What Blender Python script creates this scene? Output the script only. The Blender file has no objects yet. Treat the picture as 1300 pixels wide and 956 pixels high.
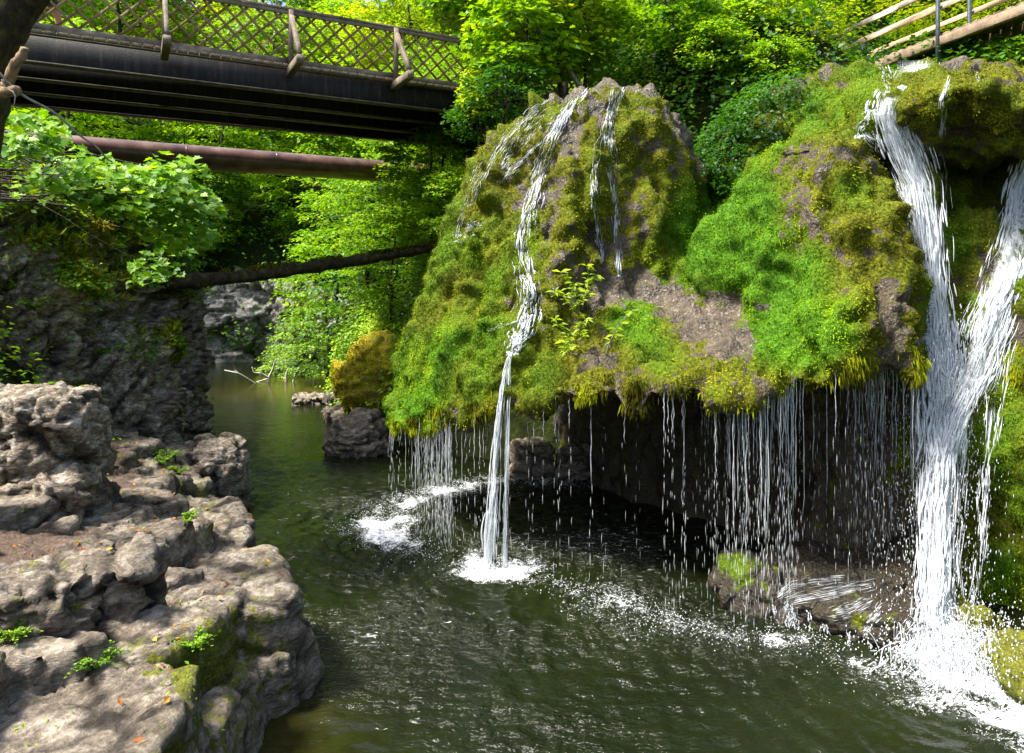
import bpy, math, random
import numpy as np
from mathutils import Vector, Matrix
from mathutils.bvhtree import BVHTree

rng = np.random.default_rng(7)
random.seed(7)
C = bpy.context.scene.collection
F, CX, HY, EYE = 900.0, 650.0, 350.0, 4.0        # focal length in photo pixels, optical centre, horizon row, eye height


def P(px, py, d):
    """world point seen at photo pixel (px, py) at distance d in front of the lens"""
    return np.array([(px - CX) / F * d, d, EYE + (HY - py) / F * d])


def proj(v):
    v = np.asarray(v)
    y = np.maximum(v[..., 1], 0.1)
    return v[..., 0] / y * F + CX, HY - (v[..., 2] - EYE) / y * F


# ---------------------------------------------------------------- noise
_T = rng.random((64, 64, 64)).astype(np.float32)


def vnoise(p, s=0):
    p = np.asarray(p, dtype=np.float64) + s * 17.31
    i = np.floor(p).astype(np.int64)
    f = p - i
    f = f * f * f * (f * (f * 6 - 15) + 10)
    i &= 63
    j = (i + 1) & 63
    x0, y0, z0 = i[..., 0], i[..., 1], i[..., 2]
    x1, y1, z1 = j[..., 0], j[..., 1], j[..., 2]
    fx, fy, fz = f[..., 0], f[..., 1], f[..., 2]
    a = _T[x0, y0, z0] * (1 - fx) + _T[x1, y0, z0] * fx
    b = _T[x0, y1, z0] * (1 - fx) + _T[x1, y1, z0] * fx
    c = _T[x0, y0, z1] * (1 - fx) + _T[x1, y0, z1] * fx
    d = _T[x0, y1, z1] * (1 - fx) + _T[x1, y1, z1] * fx
    return ((a * (1 - fy) + b * fy) * (1 - fz) + (c * (1 - fy) + d * fy) * fz) * 2 - 1


def fbm(p, octv=4, s=0, gain=.5):
    p = np.asarray(p, dtype=np.float64)
    r = 0
    a = 1.0
    for o in range(octv):
        r = r + a * vnoise(p * (2.03 ** o), s + o)
        a *= gain
    return r


def ridge(p, octv=4, s=0):
    r = 0
    a = 1.0
    for o in range(octv):
        r = r + a * (1 - 2 * np.abs(vnoise(p * (2.1 ** o), s + o)))
        a *= .5
    return r


def cells(p, s=0, vec=False):
    """Worley: distance to nearest and second nearest feature point, and the nearest cell's random value"""
    p = np.asarray(p, dtype=np.float64) + s * 9.7
    i = np.floor(p).astype(np.int64)
    d1 = np.full(p.shape[:-1], 9.0)
    d2 = d1.copy()
    val = np.zeros(p.shape[:-1])
    dv = np.zeros(p.shape)
    for dx in (-1, 0, 1):
        for dy in (-1, 0, 1):
            for dz in (-1, 0, 1):
                k = i + np.array([dx, dy, dz])
                a, b, c = k[..., 0] & 63, k[..., 1] & 63, k[..., 2] & 63
                q = k + np.stack([_T[a, b, c], _T[b, c, a], _T[c, a, (b + 7) & 63]], -1)
                d = np.sqrt(((q - p) ** 2).sum(-1))
                n = d < d1
                d2 = np.where(n, d1, np.minimum(d2, d))
                val = np.where(n, _T[(a + 5) & 63, b, c], val)
                if vec:
                    dv = np.where(n[..., None], p - q, dv)
                d1 = np.where(n, d, d1)
    return (d1, d2, val, dv) if vec else (d1, d2, val)


def smin(a, b, k):
    h = np.clip(.5 + .5 * (b - a) / k, 0, 1)
    return b * (1 - h) + a * h - k * h * (1 - h)


def smax(a, b, k):
    return -smin(-a, -b, k)


def ell(p, c, r):
    q = (p - np.array(c)) / np.array(r)
    n = np.sqrt((q ** 2).sum(-1)) + 1e-6
    return (n - 1) * min(r)


def rbox(p, c, h, r, rz=0.0, tilt=0.0):
    q = p - np.array(c)
    if rz:
        cs, sn = math.cos(rz), math.sin(rz)
        q = np.stack([q[..., 0] * cs + q[..., 1] * sn, -q[..., 0] * sn + q[..., 1] * cs, q[..., 2]], -1)
    if tilt:
        cs, sn = math.cos(tilt), math.sin(tilt)
        q = np.stack([q[..., 0] * cs + q[..., 2] * sn, q[..., 1], -q[..., 0] * sn + q[..., 2] * cs], -1)
    d = np.abs(q) - (np.array(h) - r)
    return np.sqrt((np.maximum(d, 0) ** 2).sum(-1)) + np.minimum(d.max(-1), 0) - r


# ---------------------------------------------------------------- surface nets
def grid_pts(lo, hi, h):
    ax = [np.arange(lo[k], hi[k] + h * .5, h) for k in range(3)]
    return np.stack(np.meshgrid(*ax, indexing='ij'), -1)


def nets(fn, lo, hi, h):
    g = grid_pts(lo, hi, h)
    f = np.empty(g.shape[:3])
    for k in range(0, g.shape[0], 24):
        f[k:k + 24] = fn(g[k:k + 24])
    s = f < 0
    nx, ny, nz = f.shape
    acc = np.zeros((nx - 1, ny - 1, nz - 1), np.int8)
    for a in (0, 1):
        for b in (0, 1):
            for c in (0, 1):
                acc += s[a:nx - 1 + a, b:ny - 1 + b, c:nz - 1 + c]
    act = (acc > 0) & (acc < 8)
    idx = np.full(act.shape, -1, np.int64)
    ii = np.argwhere(act)
    idx[act] = np.arange(len(ii))
    pos = np.zeros((len(ii), 3))
    cnt = np.zeros(len(ii))
    for ax in range(3):
        o = [a for a in range(3) if a != ax]
        for u in (0, 1):
            for v in (0, 1):
                A = ii.copy()
                A[:, o[0]] += u
                A[:, o[1]] += v
                B = A.copy()
                B[:, ax] += 1
                fa = f[A[:, 0], A[:, 1], A[:, 2]]
                fb = f[B[:, 0], B[:, 1], B[:, 2]]
                m = (fa < 0) != (fb < 0)
                t = np.where(m, fa / np.where(m, fa - fb, 1), 0)
                q = A.astype(float)
                q[:, ax] += t
                pos[m] += q[m]
                cnt[m] += 1
    V = np.array(lo) + pos / cnt[:, None] * h
    Q = []
    for ax in range(3):
        o = [a for a in range(3) if a != ax]
        sl0 = [slice(None)] * 3
        sl1 = [slice(None)] * 3
        sl0[ax] = slice(0, -1)
        sl1[ax] = slice(1, None)
        d = s[tuple(sl0)] != s[tuple(sl1)]
        e = np.argwhere(d)
        e = e[(e[:, o[0]] > 0) & (e[:, o[1]] > 0) & (e[:, o[0]] < f.shape[o[0]] - 1) & (e[:, o[1]] < f.shape[o[1]] - 1)]
        sg = s[e[:, 0], e[:, 1], e[:, 2]]

        def at(u, v):
            k = e.copy()
            k[:, o[0]] -= u
            k[:, o[1]] -= v
            return idx[k[:, 0], k[:, 1], k[:, 2]]
        q = np.stack([at(1, 1), at(0, 1), at(0, 0), at(1, 0)], 1)
        flip = sg if ax != 1 else ~sg
        q[~flip] = q[~flip][:, ::-1]
        Q.append(q)
    return V, np.concatenate(Q)


def vnormals(V, Q):
    a, b, c, d = (V[Q[:, k]] for k in range(4))
    n = np.cross(c - a, d - b)
    N = np.zeros_like(V)
    for k in range(4):
        for ax in range(3):
            N[:, ax] += np.bincount(Q[:, k], n[:, ax], len(V))
    return N / (np.linalg.norm(N, axis=1, keepdims=True) + 1e-9)


# ---------------------------------------------------------------- mesh building
def mesh_np(name, V, faces, mat, parent=None, attrs=None, smooth=True):
    """faces: list of (n,k) int arrays"""
    me = bpy.data.meshes.new(name)
    V = np.asarray(V, dtype=np.float32)
    if not isinstance(faces, (list, tuple)):
        faces = [faces]
    faces = [f for f in faces if len(f)]
    loops = np.concatenate([f.ravel() for f in faces]).astype(np.int32)
    tot = np.concatenate([np.full(len(f), f.shape[1]) for f in faces]).astype(np.int32)
    st = np.concatenate([[0], np.cumsum(tot)[:-1]]).astype(np.int32)
    me.vertices.add(len(V))
    me.vertices.foreach_set('co', V.ravel())
    me.loops.add(len(loops))
    me.loops.foreach_set('vertex_index', loops)
    me.polygons.add(len(tot))
    me.polygons.foreach_set('loop_start', st)
    me.polygons.foreach_set('loop_total', tot)
    me.update(calc_edges=True)
    if smooth:
        me.polygons.foreach_set('use_smooth', np.ones(len(tot), dtype=bool))
    if attrs:
        for k, v in attrs.items():
            v = np.asarray(v, dtype=np.float32)
            if v.ndim == 1:
                at = me.attributes.new(k, 'FLOAT', 'POINT')
                at.data.foreach_set('value', v)
            else:
                at = me.attributes.new(k, 'FLOAT_COLOR', 'POINT')
                if v.shape[1] == 3:
                    v = np.concatenate([v, np.ones((len(v), 1), np.float32)], 1)
                at.data.foreach_set('color', v.ravel())
    me.materials.append(mat)
    o = bpy.data.objects.new(name, me)
    C.objects.link(o)
    if parent:
        o.parent = parent
        o.location = -np.array(parent.location)
    return o


def tag(o, label=None, cat=None, group=None, kind=None):
    if label:
        o['label'] = label
    if cat:
        o['category'] = cat
    if group:
        o['group'] = group
    if kind:
        o['kind'] = kind
    return o


def thing(name, label, cat, loc=(0, 0, 0), group=None):
    o = bpy.data.objects.new(name, None)
    C.objects.link(o)
    o.location = tuple(float(a) for a in loc)
    return tag(o, label, cat, group)


class MB:
    def __init__(s):
        s.v = []
        s.f = {}
        s.n = 0

    def add(s, V, Q):
        Q = np.asarray(Q)
        s.v.append(np.asarray(V, float))
        s.f.setdefault(Q.shape[1], []).append(Q + s.n)
        s.n += len(V)

    def box(s, a, b, w, h, up=(0, 0, 1), rough=0.0):
        """a beam from a to b, w wide and h high, edges slightly chamfered"""
        a, b, up = np.array(a, float), np.array(b, float), np.array(up, float)
        t = (b - a) / np.linalg.norm(b - a)
        if abs(t @ up) > .98:
            up = np.array([0.0, 1.0, 0.0])
        sd = np.cross(t, up)
        sd /= np.linalg.norm(sd)
        up = np.cross(sd, t)
        c = min(w, h) * .08
        prof = [(-w/2+c, -h/2), (w/2-c, -h/2), (w/2, -h/2+c), (w/2, h/2-c), (w/2-c, h/2), (-w/2+c, h/2), (-w/2, h/2-c), (-w/2, -h/2+c)]
        L = np.linalg.norm(b - a)
        n = max(2, int(L / .25)) if rough else 2
        V = []
        for k in range(n):
            q = a + (b - a) * k / (n - 1)
            for (x, y) in prof:
                V.append(q + sd * x + up * y + (np.array([random.uniform(-rough, rough) for _ in range(3)]) if rough else 0))
        Q = []
        for k in range(n - 1):
            for i in range(8):
                j = (i + 1) % 8
                Q.append([k*8+i, k*8+j, (k+1)*8+j, (k+1)*8+i])
        s.add(V, Q)
        s.f.setdefault(8, []).append(np.array([[7, 6, 5, 4, 3, 2, 1, 0], list(range((n-1)*8, n*8))]) + s.n - len(V))
        return s

    def tube(s, pts, rad, seg=8, cap=True, wob=0.0):
        pts = np.array(pts, float)
        n = len(pts)
        rad = np.broadcast_to(np.asarray(rad, float), (n,))
        t = np.gradient(pts, axis=0)
        t /= np.linalg.norm(t, axis=1, keepdims=True) + 1e-9
        ref = np.array([0, 0, 1.]) if abs(t[0][2]) < .9 else np.array([1., 0, 0])
        V = []
        for k in range(n):
            u = np.cross(t[k], ref)
            u /= np.linalg.norm(u) + 1e-9
            w = np.cross(u, t[k])
            ref = w
            for i in range(seg):
                a = 2 * math.pi * i / seg
                r = rad[k] * (1 + (random.uniform(-wob, wob) if wob else 0))
                V.append(pts[k] + (u * math.cos(a) + w * math.sin(a)) * r)
        Q = [[k*seg+i, k*seg+(i+1) % seg, (k+1)*seg+(i+1) % seg, (k+1)*seg+i] for k in range(n-1) for i in range(seg)]
        s.add(V, Q)
        if cap:
            s.f.setdefault(seg, []).append(np.array([list(range(seg))[::-1], list(range((n-1)*seg, n*seg))]) + s.n - len(V))
        return s

    def build(s, name, mat, parent=None, smooth=False, attrs=None):
        return mesh_np(name, np.concatenate(s.v), [np.concatenate(f) for f in s.f.values()], mat, parent, attrs, smooth)


def leaves(cen, nrm, dirv, size, asp=.5, fold=.18, var=None, kind='simple'):
    """leaf blades: cen (n,3), nrm, dirv unit vectors, size (n,)"""
    n = len(cen)
    nrm = nrm / (np.linalg.norm(nrm, axis=1, keepdims=True) + 1e-9)
    dirv = dirv - (dirv * nrm).sum(1, keepdims=True) * nrm
    dirv /= np.linalg.norm(dirv, axis=1, keepdims=True) + 1e-9
    sd = np.cross(nrm, dirv)
    if kind == 'simple':     # a pointed oval folded along its midrib
        T = np.array([[0, 0, 0], [.45, .5, 1], [1, 0, .25], [.45, -.5, 1]])
        T[:, 1] *= asp * 2
        Fc = np.array([[0, 2, 1], [0, 3, 2]])
    elif kind == 'oval':
        T = np.array([[0, 0, 0], [.22, .36, .8], [.55, .5, 1], [.85, .25, .4], [1, 0, -.1], [.85, -.25, .4], [.55, -.5, 1], [.22, -.36, .8]])
        T[:, 1] *= asp * 2
        Fc = np.array([[0, 4, 3, 2], [0, 2, 1, 1], [0, 6, 5, 4], [0, 7, 6, 6]])
        Fc = [np.array([[0, 4, 3], [0, 3, 2], [0, 2, 1], [0, 5, 4], [0, 6, 5], [0, 7, 6]])][0]
    else:                    # lobed, like maple
        T = np.array([[0, 0, 0], [-.08, .3, .5], [.2, .34, .6], [.22, .62, 1], [.5, .38, .6], [.66, .46, .8], [.7, .18, .3], [1, 0, -.3],
                      [.7, -.18, .3], [.66, -.46, .8], [.5, -.38, .6], [.22, -.62, 1], [.2, -.34, .6], [-.08, -.3, .5]])
        Fc = np.array([[0, 2, 1], [0, 4, 2], [2, 4, 3], [0, 6, 4], [4, 6, 5], [0, 7, 6], [0, 8, 7], [0, 10, 8], [8, 10, 9], [0, 12, 10], [10, 12, 11], [0, 13, 12]])
    m = len(T)
    V = (cen[:, None, :] + size[:, None, None] * (T[None, :, 0:1] * dirv[:, None, :] + T[None, :, 1:2] * sd[:, None, :] + fold * T[None, :, 2:3] * nrm[:, None, :]))
    V = V.reshape(-1, 3)
    Q = (Fc[None] + (np.arange(n) * m)[:, None, None]).reshape(-1, Fc.shape[1])
    if var is None:
        var = rng.random(n)
    return V, Q, np.repeat(var, m)


def unit(n):
    v = rng.normal(size=(n, 3))
    return v / np.linalg.norm(v, axis=1, keepdims=True)
# ---------------------------------------------------------------- materials
def new_mat(name):
    m = bpy.data.materials.new(name)
    m.use_nodes = True
    nt = m.node_tree
    for n in list(nt.nodes):
        nt.nodes.remove(n)
    out = nt.nodes.new('ShaderNodeOutputMaterial')
    return m, nt, out


class N:
    """short helper to write node graphs"""
    def __init__(s, nt):
        s.nt = nt

    def new(s, t, **kw):
        n = s.nt.nodes.new(t)
        for k, v in kw.items():
            setattr(n, k, v)
        return n

    def put(s, sock, v):
        if isinstance(v, bpy.types.NodeSocket):
            s.nt.links.new(v, sock)
        elif v is not None:
            if sock.type == 'RGBA' and not isinstance(v, float) and len(v) == 3:
                v = (*v, 1)
            sock.default_value = v

    def pos(s):
        return s.new('ShaderNodeNewGeometry').outputs['Position']

    def attr(s, name, out='Fac'):
        a = s.new('ShaderNodeAttribute', attribute_name=name)
        return a.outputs[out]

    def noise(s, scale=5, detail=4, rough=.55, vec=None, dist=0.0):
        n = s.new('ShaderNodeTexNoise')
        s.put(n.inputs['Vector'], vec if vec is not None else s.pos())
        n.inputs['Scale'].default_value = scale
        n.inputs['Detail'].default_value = detail
        n.inputs['Roughness'].default_value = rough
        n.inputs['Distortion'].default_value = dist
        return n.outputs['Fac']

    def vor(s, scale=5, feature='F1', vec=None, rnd=1.0):
        n = s.new('ShaderNodeTexVoronoi', feature=feature)
        s.put(n.inputs['Vector'], vec if vec is not None else s.pos())
        n.inputs['Scale'].default_value = scale
        n.inputs['Randomness'].default_value = rnd
        return n.outputs['Distance']

    def ramp(s, v, stops):
        n = s.new('ShaderNodeValToRGB')
        s.put(n.inputs['Fac'], v)
        e = n.color_ramp.elements
        while len(e) < len(stops):
            e.new(.5)
        for k, (p, c) in enumerate(stops):
            e[k].position = p
            e[k].color = (*c, 1) if len(c) == 3 else c
        return n.outputs['Color']

    def map(s, v, a, b, c=0.0, d=1.0):
        n = s.new('ShaderNodeMapRange')
        s.put(n.inputs['Value'], v)
        for k, x in zip(('From Min', 'From Max', 'To Min', 'To Max'), (a, b, c, d)):
            n.inputs[k].default_value = x
        return n.outputs['Result']

    def math(s, op, a, b=0.0):
        n = s.new('ShaderNodeMath', operation=op)
        s.put(n.inputs[0], a)
        s.put(n.inputs[1], b)
        return n.outputs[0]

    def mix(s, f, a, b, mode='MIX'):
        n = s.new('ShaderNodeMix', data_type='RGBA', blend_type=mode)
        s.put(n.inputs[0], f)
        s.put(n.inputs[6], a)
        s.put(n.inputs[7], b)
        return n.outputs[2]

    def bump(s, h, strength=.5, dist=.02, nrm=None):
        n = s.new('ShaderNodeBump')
        s.put(n.inputs['Height'], h)
        n.inputs['Strength'].default_value = strength
        n.inputs['Distance'].default_value = dist
        if nrm is not None:
            s.put(n.inputs['Normal'], nrm)
        return n.outputs['Normal']

    def scale(s, vec, xyz):
        n = s.new('ShaderNodeMapping')
        s.put(n.inputs['Vector'], vec)
        n.inputs['Scale'].default_value = xyz
        return n.outputs['Vector']

    def prin(s, col, rough=.6, nrm=None, spec=.5, metal=0.0, **kw):
        n = s.new('ShaderNodeBsdfPrincipled')
        s.put(n.inputs['Base Color'], col)
        s.put(n.inputs['Roughness'], rough)
        s.put(n.inputs['Specular IOR Level'], spec)
        s.put(n.inputs['Metallic'], metal)
        if nrm is not None:
            s.put(n.inputs['Normal'], nrm)
        for k, v in kw.items():
            s.put(n.inputs[k], v)
        return n.outputs[0]


def mat_leaf(name, cols, rough=.48, trans=.45, tint=(1.4, 1.2, .3), spec=.35):
    """cols: dark -> light leaf colours picked by each blade's own random value"""
    m, nt, out = new_mat(name)
    g = N(nt)
    v = g.attr('v')
    oi = g.new('ShaderNodeObjectInfo').outputs['Random']
    v2 = g.math('ADD', g.math('MULTIPLY', v, .8), g.math('MULTIPLY', oi, .2))
    k = len(cols)
    col = g.ramp(v2, [(i / (k - 1), c) for i, c in enumerate(cols)])
    b = g.prin(col, rough, spec=spec)
    t = g.new('ShaderNodeBsdfTranslucent')
    g.put(t.inputs[0], g.mix(1.0, col, tint, 'MULTIPLY'))
    mx = g.new('ShaderNodeMixShader')
    mx.inputs[0].default_value = trans
    nt.links.new(b, mx.inputs[1])
    nt.links.new(t.outputs[0], mx.inputs[2])
    nt.links.new(mx.outputs[0], out.inputs[0])
    return m


def mat_simple(name, fn):
    m, nt, out = new_mat(name)
    g = N(nt)
    nt.links.new(fn(g), out.inputs[0])
    return m


def f_bark(dark, light, moss=0.0, scale=1.0):
    def f(g):
        p = g.scale(g.pos(), (6 * scale, 6 * scale, 1.4 * scale))
        n = g.noise(3, 5, .65, p)
        col = g.ramp(n, [(.3, dark), (.7, light)])
        if moss:
            mm = g.math('GREATER_THAN', g.noise(3.5, 4, .6), 1 - moss)
            col = g.mix(g.map(g.noise(7, 5, .7), 1 - moss - .02, 1 - moss + .14), col, (.07, .07, .012))
        return g.prin(col, .85, g.bump(n, .9, .03), spec=.2)
    return f


def f_tufa(g, wet=1.0):
    """wet tufa rock; attribute 'moss' r = cover, g = vivid green against olive, b = bare wet pale rock"""
    att = g.new('ShaderNodeAttribute', attribute_name='moss')
    sep = g.new('ShaderNodeSeparateColor')
    g.nt.links.new(att.outputs['Color'], sep.inputs[0])
    cover, viv, pale = sep.outputs[0], sep.outputs[1], sep.outputs[2]
    n1 = g.noise(9, 6, .65)
    n2 = g.math('ADD', g.math('MULTIPLY', g.noise(40, 4, .65), .5), g.math('MULTIPLY', g.noise(9, 5, .7, None, .4), .5))
    n3 = g.noise(2.2, 3, .6)
    rock = g.ramp(n2, [(.32, (.011, .008, .003)), (.5, (.045, .031, .012)), (.68, (.13, .097, .044))])
    palec = g.ramp(n2, [(.38, (.018, .012, .007)), (.53, (.10, .074, .048)), (.67, (.40, .345, .28))])
    rock = g.mix(pale, rock, palec)
    if wet < 1:
        rock = g.mix(1.0, rock, (wet, wet, wet), 'MULTIPLY')
    olive = g.ramp(g.noise(26, 5, .7), [(.3, (.02, .018, .002)), (.5, (.085, .09, .005)), (.7, (.22, .23, .01))])
    green = g.ramp(g.noise(30, 5, .7), [(.28, (.012, .04, .002)), (.5, (.05, .14, .005)), (.72, (.15, .28, .010))])
    moss = g.mix(viv, olive, green)
    f = g.math('ADD', cover, g.math('MULTIPLY', g.math('SUBTRACT', n1, .5), .5))
    fm = g.map(f, .38, .52)
    col = g.mix(fm, rock, moss)
    h = g.math('ADD', g.math('MULTIPLY', n2, .6), g.math('MULTIPLY', g.noise(80, 3, .6), .4))
    h = g.math('ADD', h, g.math('MULTIPLY', g.vor(22), .5))
    nrm = g.bump(h, 1.0, .035)
    rough = g.map(fm, 0, 1, .32, .85)
    spec = g.map(fm, 0, 1, .55, .12)
    return g.prin(col, rough, nrm, spec)


def f_rock(dark=(.05, .04, .028), mid=(.235, .19, .142), light=(.52, .455, .37), mossc=(.16, .17, .015), strata=0.6):
    def f(g):
        p = g.pos()
        ps = g.scale(p, (1.0, 1.0, 3.2))
        n1 = g.noise(2.6, 7, .68, ps, .4)
        n2 = g.noise(17, 6, .7, ps)
        n3 = g.noise(60, 3, .6, p)
        n4 = g.noise(7, 8, .78, g.scale(p, (1, 1, 1.8)), .5)
        v = g.math('ADD', g.math('MULTIPLY', n1, .30), g.math('ADD', g.math('MULTIPLY', n2, .30), g.math('MULTIPLY', n4, .40)))
        col = g.ramp(v, [(.40, dark), (.495, mid), (.585, light)])
        att = g.new('ShaderNodeAttribute', attribute_name='moss')
        sep = g.new('ShaderNodeSeparateColor')
        g.nt.links.new(att.outputs['Color'], sep.inputs[0])
        crack = g.map(sep.outputs[1], 0, 1)
        # dirt in the joints, dirt and dust on the tread
        col = g.mix(crack, col, (.018, .013, .008))
        dirt = g.map(g.math('ADD', sep.outputs[2], g.math('MULTIPLY', g.math('SUBTRACT', n1, .5), 1.6)), .45, .62)
        dirtc = g.ramp(g.noise(40, 4, .7), [(.35, (.055, .035, .022)), (.6, (.16, .105, .075)), (.75, (.30, .22, .17))])
        col = g.mix(dirt, col, dirtc)
        f = g.math('ADD', sep.outputs[0], g.math('MULTIPLY', g.math('SUBTRACT', g.noise(6, 6, .7), .5), 1.5))
        mc = g.ramp(g.noise(38, 5, .7), [(.3, tuple(c * .28 for c in mossc)), (.52, mossc), (.75, tuple(min(1, c * 1.9) for c in mossc))])
        fm = g.map(f, .52, .66)
        col = g.mix(fm, col, mc)
        h = g.math('ADD', g.math('ADD', g.math('MULTIPLY', n2, .7), g.math('MULTIPLY', n4, 1.1)), g.math('MULTIPLY', n3, .25))
        h = g.math('ADD', h, g.math('MULTIPLY', g.vor(7, 'F1', ps), -.35))
        return g.prin(col, g.map(fm, 0, 1, .62, .9), g.bump(h, .95, .06), .35)
    return f


def f_wood(dark, light, moss=None, amt=.5):
    def f(g):
        p = g.pos()
        n = g.noise(5, 6, .7, g.scale(p, (1, 1, 1)))
        n2 = g.noise(45, 3, .6, p)
        col = g.ramp(g.math('ADD', g.math('MULTIPLY', n, .6), g.math('MULTIPLY', n2, .4)), [(.35, dark), (.65, light)])
        if moss:
            col = g.mix(g.map(g.noise(2.4, 5, .6), .62 - amt * .3, .72 - amt * .3), col, moss)
        return g.prin(col, .75, g.bump(n2, .6, .01), .25)
    return f


M = {}
M['tufa'] = mat_simple('wet_tufa', f_tufa)
M['wettufa'] = mat_simple('dark_wet_tufa', lambda g: f_tufa(g, .45))
M['bank'] = mat_simple('limestone_bank', f_rock())
M['cliff'] = mat_simple('limestone_cliff', f_rock((.05, .037, .024), (.30, .235, .165), (.78, .72, .62)))
M['farcliff'] = mat_simple('pale_limestone', f_rock((.05, .042, .034), (.38, .35, .31), (.76, .73, .68), (.05, .10, .015)))
M['yellowrock'] = mat_simple('mossy_boulder', f_rock((.09, .055, .01), (.38, .27, .06), (.62, .52, .34), (.55, .46, .02)))
M['soil'] = mat_simple('forest_soil', lambda g: g.prin(g.ramp(g.noise(3, 6, .7), [(.3, (.010, .014, .004)), (.55, (.03, .04, .010)), (.75, (.05, .09, .015))]), .95, g.bump(g.noise(12, 5, .7), 1, .1), .1))
GREENS = [(.02, .065, .004), (.06, .16, .007), (.13, .28, .010), (.23, .42, .015), (.42, .58, .03)]
M['leaf_mid'] = mat_leaf('leaf_mid_green', GREENS)
M['leaf_fresh'] = mat_leaf('leaf_fresh_green', [(.035, .12, .004), (.09, .24, .007), (.18, .38, .010), (.32, .52, .02), (.5, .64, .04)])
M['leaf_dark'] = mat_leaf('leaf_dark_green', [(.010, .045, .006), (.025, .10, .010), (.05, .17, .015), (.10, .26, .02)])
M['leaf_yellow'] = mat_leaf('leaf_yellow_green', [(.06, .14, .005), (.18, .32, .01), (.34, .48, .02), (.58, .64, .03)], trans=.5)
M['leaf_pale'] = mat_leaf('leaf_pale_green', [(.04, .11, .01), (.12, .26, .02), (.24, .42, .05), (.42, .6, .12)], trans=.4)
M['grass'] = mat_leaf('grass_blades', [(.06, .07, .01), (.14, .2, .01), (.25, .33, .015), (.42, .36, .04)], trans=.35)
M['moss_olive'] = mat_leaf('moss_olive', [(.022, .018, .002), (.075, .075, .003), (.20, .225, .006), (.47, .53, .014)], .9, .35, (1.1, 1.1, .3), .1)
M['moss_green'] = mat_leaf('moss_green', [(.010, .035, .002), (.04, .12, .003), (.12, .26, .006), (.34, .48, .014)], .9, .35, (1.1, 1.1, .3), .1)
M['moss_gold'] = mat_leaf('moss_gold', [(.08, .06, .003), (.28, .25, .006), (.5, .48, .012), (.7, .68, .03)], .9, .35, (1.1, 1.1, .3), .1)
M['deadleaf'] = mat_leaf('dead_leaf', [(.12, .035, .008), (.35, .1, .015), (.5, .22, .02), (.55, .4, .04)], .7, .15)
M['bark'] = mat_simple('bark', f_bark((.012, .009, .006), (.075, .06, .042)))
M['bark_pale'] = mat_simple('pale_bark', f_bark((.10, .085, .07), (.42, .38, .33)))
M['bark_moss'] = mat_simple('mossy_bark', f_bark((.008, .006, .004), (.05, .035, .02), .5))
M['deadwood'] = mat_simple('dead_wood', f_bark((.3, .27, .23), (.65, .6, .53), 0, 2))
M['brown_wood'] = mat_simple('broken_wood', f_bark((.1, .06, .03), (.4, .28, .16), 0, 2))
M['lattice'] = mat_simple('lattice_wood', f_wood((.09, .06, .02), (.34, .25, .10), (.16, .13, .02), .35))
M['rail'] = mat_simple('weathered_rail', f_wood((.06, .045, .032), (.26, .21, .15), (.12, .11, .03), .1))
M['plank'] = mat_simple('planed_timber', f_wood((.4, .26, .15), (.66, .48, .32)))
M['greywood'] = mat_simple('grey_timber', f_wood((.2, .155, .125), (.48, .4, .35)))
M['oldwood'] = mat_simple('dark_old_timber', f_wood((.1, .07, .045), (.34, .25, .17)))
M['steel'] = mat_simple('post_steel', lambda g: g.prin(g.ramp(g.noise(20), [(.3, (.035, .045, .05)), (.7, (.09, .11, .12))]), .5, None, .5, .4))


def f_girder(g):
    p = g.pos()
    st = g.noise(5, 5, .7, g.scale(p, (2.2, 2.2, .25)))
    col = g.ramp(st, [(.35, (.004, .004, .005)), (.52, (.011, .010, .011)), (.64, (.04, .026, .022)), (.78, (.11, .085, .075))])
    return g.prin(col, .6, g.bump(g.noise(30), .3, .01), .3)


def f_flange(g):
    return g.prin(g.ramp(g.noise(6, 5, .7), [(.35, (.04, .035, .03)), (.6, (.13, .11, .085)), (.75, (.28, .22, .18))]), .65, None, .3)


def f_pipe(g):
    p = g.pos()
    col = g.ramp(g.noise(2.2, 5, .6), [(.3, (.07, .033, .026)), (.55, (.15, .085, .068)), (.8, (.27, .18, .15))])
    return g.prin(col, .3, g.bump(g.noise(25, 3), .15, .01), .6, .15)


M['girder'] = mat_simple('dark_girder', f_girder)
M['flange'] = mat_simple('girder_flange', f_flange)
M['pipe'] = mat_simple('rusty_pipe', f_pipe)
M['skin'] = mat_simple('skin', lambda g: g.prin((.42, .2, .13), .5, None, .4))
M['cloth'] = mat_simple('shorts_cloth', lambda g: g.prin((.05, .06, .09), .9))
M['shirt'] = mat_simple('shirt_cloth', lambda g: g.prin((.45, .1, .08), .9))
M['hair'] = mat_simple('hair', lambda g: g.prin((.03, .02, .012), .6))
M['shoe'] = mat_simple('shoe', lambda g: g.prin((.2, .13, .1), .7))


def f_white(g):
    a = g.prin((.82, .87, .90), .25, None, .5, 0.0)
    return a


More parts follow.
